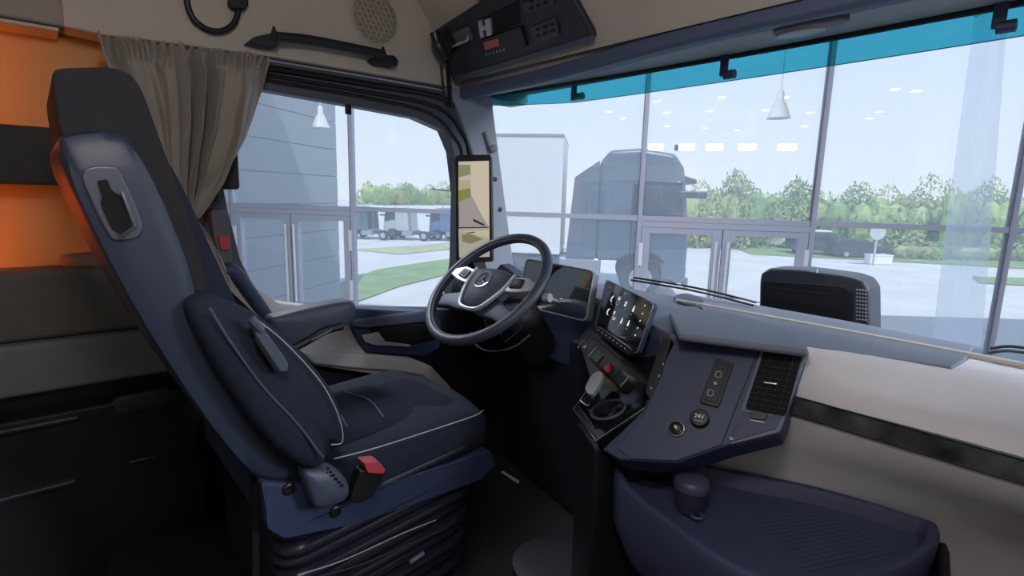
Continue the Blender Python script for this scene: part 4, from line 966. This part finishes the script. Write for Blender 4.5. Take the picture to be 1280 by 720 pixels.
for k, nm in ((-1, 'door_2'), (2, 'door_3')):
    d = fbox(MB(), k+mw, k+1-mw, -.05, .05, TZ-.115, TZ-.04)
    d = struct(d, nm, frame, smooth=False, label='double glazed hall door '+('left, seen through the side window' if k < 0 else 'seen through the windscreen'))
    for s in (0, 1):
        a0 = k+mw+.004+s*(.5-mw); a1 = a0+(.5-mw)-.008
        for (x0, x1_) in ((a0, a0+.052), (a1-.052, a1)):
            fbox(MB(), x0, x1_, -.045, .045, G, TZ-.12).build('stile', frame, d, smooth=False)
        fbox(MB(), a0+.052, a1-.052, -.045, .045, TZ-.20, TZ-.12).build('rail', frame, d, smooth=False)
        fbox(MB(), a0+.052, a1-.052, -.045, .045, G, G+.12).build('rail', frame, d, smooth=False)
        fbox(MB(), a0+.052, a1-.052, -.004, .004, G+.12, TZ-.20).build('glass_leaf', facadeg, d, smooth=False)
        hxx = a1-.030 if s == 0 else a0+.030
        MB().tube([fp(hxx, -.085, G+.35), fp(hxx, -.09, TZ-.28)], .020, 10).build('door_handle', mat('bright_steel', (.82, .83, .85), .3, metal=.2), d)
        for z in (TZ-.5, TZ-1.3):
            hh = a0 if s == 0 else a1
            fbox(MB(), hh-.012, hh+.012, -.06, -.045, z-.16, z+.16).build('hinge', white, d, smooth=False)

# pendant lamps and ceiling spots in the hall
def pendant(q, lab, r_=.13):
    t = thing('pendant_lamp', tuple(q), lab, 'lamp', 'white bell pendants')
    wm = mat('pendant_white', (.85, .87, .9), .4)
    MB().lathe(q, (0, 0, 1), [(r_, 0), (r_*.93, .02), (r_*.55, r_*1.2), (r_*.32, r_*1.5), (r_*.30, r_*2.2), (r_*.12, r_*2.4)], 24).build('shade', wm, t)
    MB().tube([q+Vector((0, 0, .2)), Vector((q.x, q.y, HC))], .008, 6).build('cord', wm, t)
def depth_pt(x, y, d): return ray(x, y)*d
pendant(depth_pt(973, 148, 6.2), 'white bell pendant lamp hanging before the glass, seen through the windscreen')
pendant(depth_pt(401, 160, 7.2), 'white bell pendant lamp hanging before the glass, seen through the side window', .12)
# ceiling lamps that show as reflections in the hall glass
first = None; kk = 0
for (x, y) in ((761, 140), (779, 148), (821, 127), (833, 141), (888, 139), (902, 122), (921, 163), (957, 138), (1013, 141), (1030, 148), (982, 122), (1145, 114), (1099, 140), (1087, 148), (1119, 112), (1037, 166), (820, 184), (858, 184), (893, 184), (984, 184), (934, 184), (1006, 158), (990, 173), (918, 172), (880, 160), (834, 158)):
    r_ = ray(x, y); s_ = P0.dot(FN)/r_.dot(FN); h_ = r_*s_; rf = r_-FN*(2*r_.dot(FN)); z_ = HC-.03
    if y == 184: z_ = 2.9
    s2 = (z_-h_.z)/rf.z; q = h_+rf*s2
    if (q-P0).dot(FN) < -31: q = q.copy()
    if first is None or y == 184:
        sz = (.15, .10) if y != 184 else (.40, .12)
        t = thing('ceiling_lamp', tuple(q), 'small bright square lamp on the hall ceiling, mirrored in the glass front' if y != 184 else 'bright long light box hanging low in the hall, mirrored in the glass front', 'lamp', 'hall ceiling lamps mirrored in the glass' if y != 184 else 'low light boxes mirrored in the glass')
        MB().box(q, (sz[0]*2, sz[0]*1.4, .03 if y != 184 else .30), FR).build('light_panel', lamp_on, t, smooth=False)
        MB().box(q+Vector((0, 0, .03 if y != 184 else .17)), (sz[0]*2.1, sz[0]*1.5, .03), FR).build('frame', white, t, smooth=False)
        if y != 184: first = t
    else:
        c_ = copy_tree(first); c_.location = EYE+q

# sheer white banner added to imitate a pale reflection in the glass
def bdir(x, y): return NP(fp(0, -.5), FN)(x, y)
t = thing('reflection_sheet', tuple(bdir(1205, 420)), 'tall sheer white banner standing in for a pale reflection in the hall glass at the right', 'sheet')
vs_ = []; fs = []
for j in range(13):
    v = j/12; a = interp([(1218, 20), (1167, 427)], v); b = interp([(1262, 0), (1224, 432)], v); pa, pb = bdir(*a), bdir(*b)
    for i in range(9):
        u = i/8; vs_.append(pa.lerp(pb, u)+FN*(.04*math.sin(u*9+v*2)))
for j in range(12):
    for i in range(8): k = j*9+i; fs.append((k, k+1, k+10, k+9))
MB().add(vs_, fs).build('cloth', sheet, t)
MB().tube([vs_[0]+Vector((0, 0, 0)), vs_[8]], .02, 8).build('top_rod', white, t)

# ================================================================== OUTDOORS
asphalt = mat('asphalt', (.60, .58, .56), .9, var=.10, vscale=.6, bump=.2, bscale=40)
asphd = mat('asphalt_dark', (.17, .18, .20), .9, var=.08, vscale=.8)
grass = mat('grass', (.20, .30, .10), .95, var=.25, vscale=1.2, bump=.6, bscale=20)
dgrass = mat('dry_grass', (.42, .42, .22), .95, var=.2, vscale=.6)
g = struct(MB().prism([fp(-60, .1, G-.02), fp(60, .1, G-.02), fp(60, 160, G-.02), fp(-60, 160, G-.02)], (0, 0, -.1)), 'ground', asphalt, smooth=False, label='pale asphalt yard outside the hall')
gp = ZP(G)
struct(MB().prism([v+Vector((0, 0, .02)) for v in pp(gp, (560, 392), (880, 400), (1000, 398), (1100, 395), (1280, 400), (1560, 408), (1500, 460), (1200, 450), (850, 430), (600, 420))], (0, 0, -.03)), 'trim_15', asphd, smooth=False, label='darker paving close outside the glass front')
struct(MB().prism([v+Vector((0, 0, .03)) for v in pp(gp, (440, 350), (470, 338), (520, 330), (575, 322), (640, 322), (590, 335), (500, 358), (445, 378), (300, 420), (300, 400))], (0, 0, -.03)), 'trim_16', grass, smooth=False, label='green grass verge outside the side window')
struct(MB().prism([v+Vector((0, 0, .03)) for v in pp(gp, (940, 318), (1100, 326), (1280, 336), (1500, 352), (1500, 322), (1280, 312), (1060, 298), (880, 296))], (0, 0, -.03)), 'trim_17', grass, smooth=False, label='grass strip in front of the hedge')
struct(MB().prism([v+Vector((0, 0, .03)) for v in pp(gp, (1215, 346), (1330, 350), (1400, 362), (1280, 357), (1225, 354))], (0, 0, -.03)), 'trim_18', grass, smooth=False)
struct(MB().prism([v+Vector((0, 0, .03)) for v in pp(gp, (440, 256), (640, 255), (640, 246), (440, 245))], (0, 0, -.03)), 'trim_19', dgrass, smooth=False)
struct(MB().prism([v+Vector((0, 0, .03)) for v in pp(gp, (440, 312), (520, 308), (560, 304), (640, 300), (640, 306), (560, 312), (500, 318))], (0, 0, -.03)), 'trim_20', dgrass, smooth=False)

# clad wing of the building beyond the left bays
cw = fbox(MB(), -1.30, -1.22, .12, 4.0, G, 6.0)
wing = struct(cw, 'wall_left.004', mat('clad', (.30, .33, .36), .5, var=.05), smooth=False, label='grey clad building wing outside the side window')
for k in range(14):
    z = G+.05+k*.62
    fbox(MB(), -1.22, -1.207, .12, 4.02, z, z+.60).build('cladding_board', mat('clad', (.30, .33, .36), .5, var=.05), wing, .006, 1, smooth=False)

# hedge: bushes of leaf clusters
def bush_mesh(seed, R_=1.0):
    rnd = random.Random(seed); vs_ = []; fs = []
    for b in range(11):
        c = Vector((rnd.uniform(-.8, .8), rnd.uniform(-.4, .4), rnd.uniform(.2, .8)))
        r = rnd.uniform(.30, .48)
        for k in range(230):
            a = rnd.uniform(0, 2*PI); z = rnd.uniform(-1, 1); q = math.sqrt(1-z*z)
            p = c+Vector((math.cos(a)*q, math.sin(a)*q, z))*r*rnd.uniform(.8, 1.08)
            if p.z < 0: p.z = -p.z
            s = rnd.uniform(.03, .065); d1 = Vector((rnd.gauss(0, 1), rnd.gauss(0, 1), rnd.gauss(0, 1))).normalized(); d2 = d1.orthogonal().normalized()
            k0 = len(vs_); vs_ += [p-d1*s, p+d2*s*.5, p+d1*s, p-d2*s*.5]; fs.append((k0, k0+1, k0+2, k0+3))
        # inner mass
    for b in range(3):
        cx = -.55+b*.55; k0 = len(vs_)
        for i in range(6):
            th = PI*i/5
            for j in range(8):
                ph = 2*PI*j/8; vs_.append(Vector((cx+.42*math.sin(th)*math.cos(ph), .3*math.sin(th)*math.sin(ph), .45+.42*math.cos(th))))
        for i in range(5):
            for j in range(8): fs.append((k0+i*8+j, k0+i*8+(j+1) % 8, k0+(i+1)*8+(j+1) % 8, k0+(i+1)*8+j))
    return vs_, fs
leafA = mat('leaf_green', (.30, .40, .15), .8, var=.45, vscale=3.0)
leafB = mat('leaf_olive', (.33, .38, .15), .8, var=.4, vscale=3.0)
leafC = mat('leaf_dark', (.17, .27, .10), .8, var=.45, vscale=3.0)
meshes = []
for s_, m_ in ((1, leafA), (2, leafB), (3, leafC)):
    v_, f_ = bush_mesh(s_); me = bpy.data.meshes.new('foliage'); me.from_pydata(v_, [], f_); me.materials.append(m_); meshes.append(me)
rb = random.Random(5)
def bush(px, py_base, w, h, k, lab, grp, nm='hedge_bush'):
    q = gp(px, py_base)
    o = bpy.data.objects.new(nm, meshes[k]); C.objects.link(o); o.location = EYE+Vector((q.x, q.y, G)); o.scale = (w, w*.8, h)
    o.rotation_euler = (0, 0, YAW+rb.uniform(-.3, .3)); tag(o, lab, 'bush', grp)
for i, x in enumerate(range(858, 1480, 26)):
    top = 2.8+rb.uniform(.95, 1.7)
    hz_ = 245+.025*(x-640)
    bush(x, hz_+56+rb.uniform(-3, 3), rb.uniform(2.0, 2.5), top/1.15, i % 3, 'leafy green bush in the hedge along the far side of the yard', 'bushes of the far hedge')
bush(1188, 318, 1.0, 4.4, 0, 'taller slim bush rising above the right part of the hedge', None)
for i, x in enumerate(range(470, 600, 18)):
    bush(x, 256, 4.0, rb.uniform(4.0, 5.2), i % 3, 'distant low bush on the horizon seen through the side window', 'distant bushes')
for i, x in enumerate(range(1140, 1320, 36)):
    bush(x, 326+.02*(x-1050)-4, 1.0, .8, (i+1) % 3, 'low shrub at the foot of the hedge', 'low shrubs before the hedge')

# vehicles -----------------------------------------------------------
tyre = mat('tyre', (.02, .02, .022), .8); rimm = mat('wheel_rim', (.5, .52, .55), .35, metal=.6); wglass = mat('car_glass', (.03, .04, .05), .08)
def wheel(nm, c, r_, w, parent, side=(0, 1, 0)):
    o = MB().lathe(c, side, [(r_*.55, -w/2), (r_*.92, -w/2), (r_, -w*.3), (r_, w*.3), (r_*.92, w/2), (r_*.55, w/2)], 24).build(nm, tyre, parent, off=Vector((0, 0, 0)))
    MB().lathe(c, side, [(r_*.56, -w/2-.01), (r_*.5, -w*.35), (r_*.2, -w*.30), (r_*.1, -w/2-.03), (r_*.1, w/2+.03), (r_*.2, w*.3), (r_*.5, w*.35), (r_*.56, w/2+.01)], 20).build('wheel_rim', rimm, o, off=Vector((0, 0, 0)))
Z3 = Vector((0, 0, 0))
def ebuild(mb, nm, m_, par, bev=0, seg=2):
    return mb.build(nm, m_, par, bev, seg, off=Z3)
def make_truck(lab, body, trailer=False, sleeper=3.75, grp=None, heading=0, pos=(0, 0), sc=1.0):
    t = bpy.data.objects.new('truck', None); C.objects.link(t); tag(t, lab, 'truck', grp)
    H = sleeper; bm_ = body
    side = [(-2.15, .95), (-2.15, H-.35), (-1.9, H-.05), (-1.2, H), (-.35, H-.12), (-.12, H-.45), (0.0, 2.5), (.10, 1.5), (.10, .45), (-.5, .42), (-.55, .95)]
    ebuild(MB().prism([Vector((x, -1.24, z)) for x, z in side], (0, 2.48, 0)), 'cab', bm_, t, .12, 3)
    ebuild(MB().prism([Vector((x, -1.02, z)) for x, z in ((.03, 2.35), (.115, 1.75), (.0, 1.75), (-.22, 3.0), (-.14, 3.05))], (0, 2.04, 0)), 'windscreen', wglass, t, .02)
    ebuild(MB().prism([Vector((x, -1.15, z)) for x, z in ((-.12, 3.10), (.20, 3.0), (.20, 2.90), (-.10, 2.95))], (0, 2.3, 0)), 'sun_visor', mat('visor_dark', (.05, .06, .08), .4), t, .02)
    for s in (-1, 1):
        ebuild(MB().prism([Vector((x, s*1.20, z)) for x, z in ((-.16, 2.95), (-1.30, 2.95), (-1.34, 2.15), (-.85, 2.10), (-.45, 1.95), (-.04, 1.95))], (0, s*.055, 0)), 'side_window', wglass, t, .02)
        ebuild(MB().b2((-.25, s*1.24-.10, 2.55), (.42, s*1.24+s*.16, 2.72)), 'mirror_arm', mat('visor_dark', (.05, .06, .08), .4), t, .03)
        ebuild(MB().tube([Vector((-1.30, s*1.25, 1.0)), Vector((-1.30, s*1.25, 2.9))], .012, 6), 'door_line', blackp, t)
        ebuild(MB().prism([Vector((x, s*1.23, z)) for x, z in ((-2.15, 1.0), (-2.9, 1.0), (-2.75, 3.0), (-2.15, H-.3))], (0, -s*.06, 0)), 'side_fairing', bm_, t, .02)
        ebuild(MB().prism([Vector((x, s*1.245, z)) for x, z in ((-.42, .95), (-.62, 1.15), (-1.0, 1.22), (-1.4, 1.15), (-1.6, .95), (-1.5, .93), (-1.0, 1.1), (-.52, .93))], (0, -s*.1, 0)), 'wheel_arch', blackp, t, .01)
        ebuild(MB().box((.12, s*.85, .75), (.06, .42, .18)), 'headlamp', mat('headlamp', (.7, .72, .75), .15), t, .03)
        ebuild(MB().b2((-3.3, s*.72, .45), (-2.0, s*1.2, 1.0)), 'fuel_tank', mat('tank', (.35, .37, .4), .35, metal=.5), t, .08)
        for x in (-1.0, -4.6): wheel('wheel', Vector((x, s*1.06, .52)), .52, .32, t)
    ebuild(MB().box((.11, 0, 1.18), (.05, 1.7, .55)), 'grille', blackp, t, .03)
    for k in range(4): ebuild(MB().box((.14, 0, .98+k*.13), (.02, 1.6, .03)), 'grille_bar', mat('gb', (.3, .31, .34), .4), t)
    ebuild(MB().box((.12, 0, .48), (.12, 2.3, .22)), 'bumper', bm_, t, .04)
    ebuild(MB().b2((-5.6, -.45, .62), (-2.0, .45, .90)), 'chassis', mat('chassis', (.07, .08, .10), .6), t, .02)
    ebuild(MB().tube([Vector((-.3, -.9, H-.02)), Vector((-.3, -.9, H+.12))], .05, 8), 'beacon', blackp, t)
    if trailer:
        o = ebuild(MB().b2((-5.6, -1.27, 1.05), (-3.05, 1.27, 4.0)), 'box_body', white, t, .03)
        ebuild(MB().b2((-5.6, -1.29, 3.97), (-3.05, 1.29, 4.03)), 'roof_edge', mat('gb', (.3, .31, .34), .4), t)
        ebuild(MB().b2((-5.6, -1.2, .7), (-3.05, 1.2, 1.0)), 'underbody', mat('chassis', (.07, .08, .10), .6), t)
    t.location = EYE+Vector((pos[0], pos[1], G)); t.rotation_euler = (0, 0, heading); t.scale = (sc,)*3
    return t
steel = mat('truck_steel_blue', (.11, .14, .19), .4, metal=.2)
q = gp(849, 369)
hd_ = math.atan2(R0.y, R0.x)
# heading: mostly to the right, turned a little towards the viewer
make_truck('large steel blue tractor truck with a white box body close outside the glass front', steel, True, 3.72, None, hd_-math.radians(8), (q.x-.36, q.y+.2), 1.12)
for lab, px, py, col, hd in (('white and grey tractor truck parked broadside in the row outside the side window', 487, 298, mat('truck_white', (.42, .46, .48), .4), PI-.25), ('dark green tractor truck parked leftmost in the row outside the side window', 438, 297, mat('truck_green', (.07, .12, .12), .4), PI-.25), ('blue tractor truck parked rightmost in the row outside the side window', 545, 299, mat('truck_blue', (.10, .15, .30), .4), PI-.45)):
    q = gp(px, py); make_truck(lab, col, False, 3.5, None, hd_+hd, (q.x, q.y), .56)
# broad dark trailer behind them
def car(lab, cat, px, py, col, L, H, prof, win, heading, nm='car', roof=None):
    q = gp(px, py); t = bpy.data.objects.new(nm, None); C.objects.link(t); tag(t, lab, cat)
    o = ebuild(MB().prism([Vector((x*L, -.88, z*H)) for x, z in prof], (0, 1.76, 0)), 'body', col, t, .08, 3)
    for s in (-1, 1):
        for w in win: ebuild(MB().prism([Vector((x*L, s*.87, z*H)) for x, z in w], (0, s*.02, 0)), 'side_window', wglass, t, .01)
        for x in (-.30, .31): wheel('wheel', Vector((x*L, s*.80, .33)), .33, .22, t)
        ebuild(MB().box((L*.495, s*.6, .62), (.06, .35, .14)), 'headlamp', mat('headlamp', (.7, .72, .75), .15), t, .02)
        ebuild(MB().box((-L*.495, s*.65, .8), (.06, .2, .2)), 'tail_lamp', redp, t, .02)
    if roof: ebuild(MB().b2((-L*.42, -.75, H-.02), (L*.12, .75, H+.10)), 'roof_lid', roof, t, .03)
    t.location = EYE+Vector((q.x, q.y, G)); t.rotation_euler = (0, 0, heading); t.scale = (.66,)*3; return t
dk = mat('car_charcoal', (.035, .04, .055), .25); dk2 = mat('van_grey', (.07, .09, .10), .3)
car('dark grey estate car parked on the grass before the hedge', 'car', 1072, 322, dk, 4.7, 1.48, [(-.5, .30), (-.49, .62), (-.43, .95), (-.33, 1.0), (.05, 1.0), (.20, .66), (.45, .55), (.5, .40), (.49, .18), (-.49, .18)], [[(-.40, .90), (-.28, .93), (-.26, .66), (-.43, .64)], [(-.25, .93), (-.08, .93), (-.06, .66), (-.24, .66)], [(-.05, .93), (.04, .92), (.15, .66), (-.03, .66)]], hd_-.05)
car('dark van with a white roof parked left of the estate car', 'van', 1022, 318, dk2, 4.9, 1.95, [(-.5, .22), (-.5, .9), (-.46, 1.0), (.18, 1.0), (.30, .66), (.48, .55), (.5, .2)], [[(-.44, .92), (-.2, .92), (-.2, .62), (-.45, .62)], [(-.17, .92), (.14, .92), (.25, .62), (-.17, .62)]], hd_-.05, 'van', white)
car('small white car parked far off, seen through the glass door', 'car', 970, 309, white, 4.0, 1.5, [(-.5, .3), (-.49, .62), (-.40, .97), (.05, 1.0), (.22, .66), (.48, .52), (.5, .18), (-.5, .18)], [[(-.36, .92), (-.14, .93), (-.14, .64), (-.40, .64)], [(-.11, .93), (.04, .92), (.16, .64), (-.11, .64)]], hd_-.9)
# sign post with round sign, white box
q = gp(1091, 332)
t = thing('road_sign', tuple(q), 'pale post with a round grey sign beside the estate car', 'sign')
MB().tube([q, q+Vector((0, 0, 1.9))], .05, 8).build('post', frame, t)
MB().lathe(q+Vector((0, 0, 1.55)), -Vector((FW.x, FW.y, 0)), [(.36, 0), (.36, .05), (.30, .06)], 24).build('disc', mat('sign_grey', (.5, .52, .54), .5), t)
q = gp(1097, 330)
t = thing('white_crate', tuple(q), 'white box standing on the grass in front of the estate car', 'box')
FRc = Matrix.Rotation(hd_, 3, 'Z')
MB().box(q+Vector((0, 0, .22)), (1.05, .5, .44), FRc).build('body', white, t, .02)
MB().box(q+Vector((0, 0, .44)), (1.10, .55, .05), FRc).build('lid', white, t, .01)
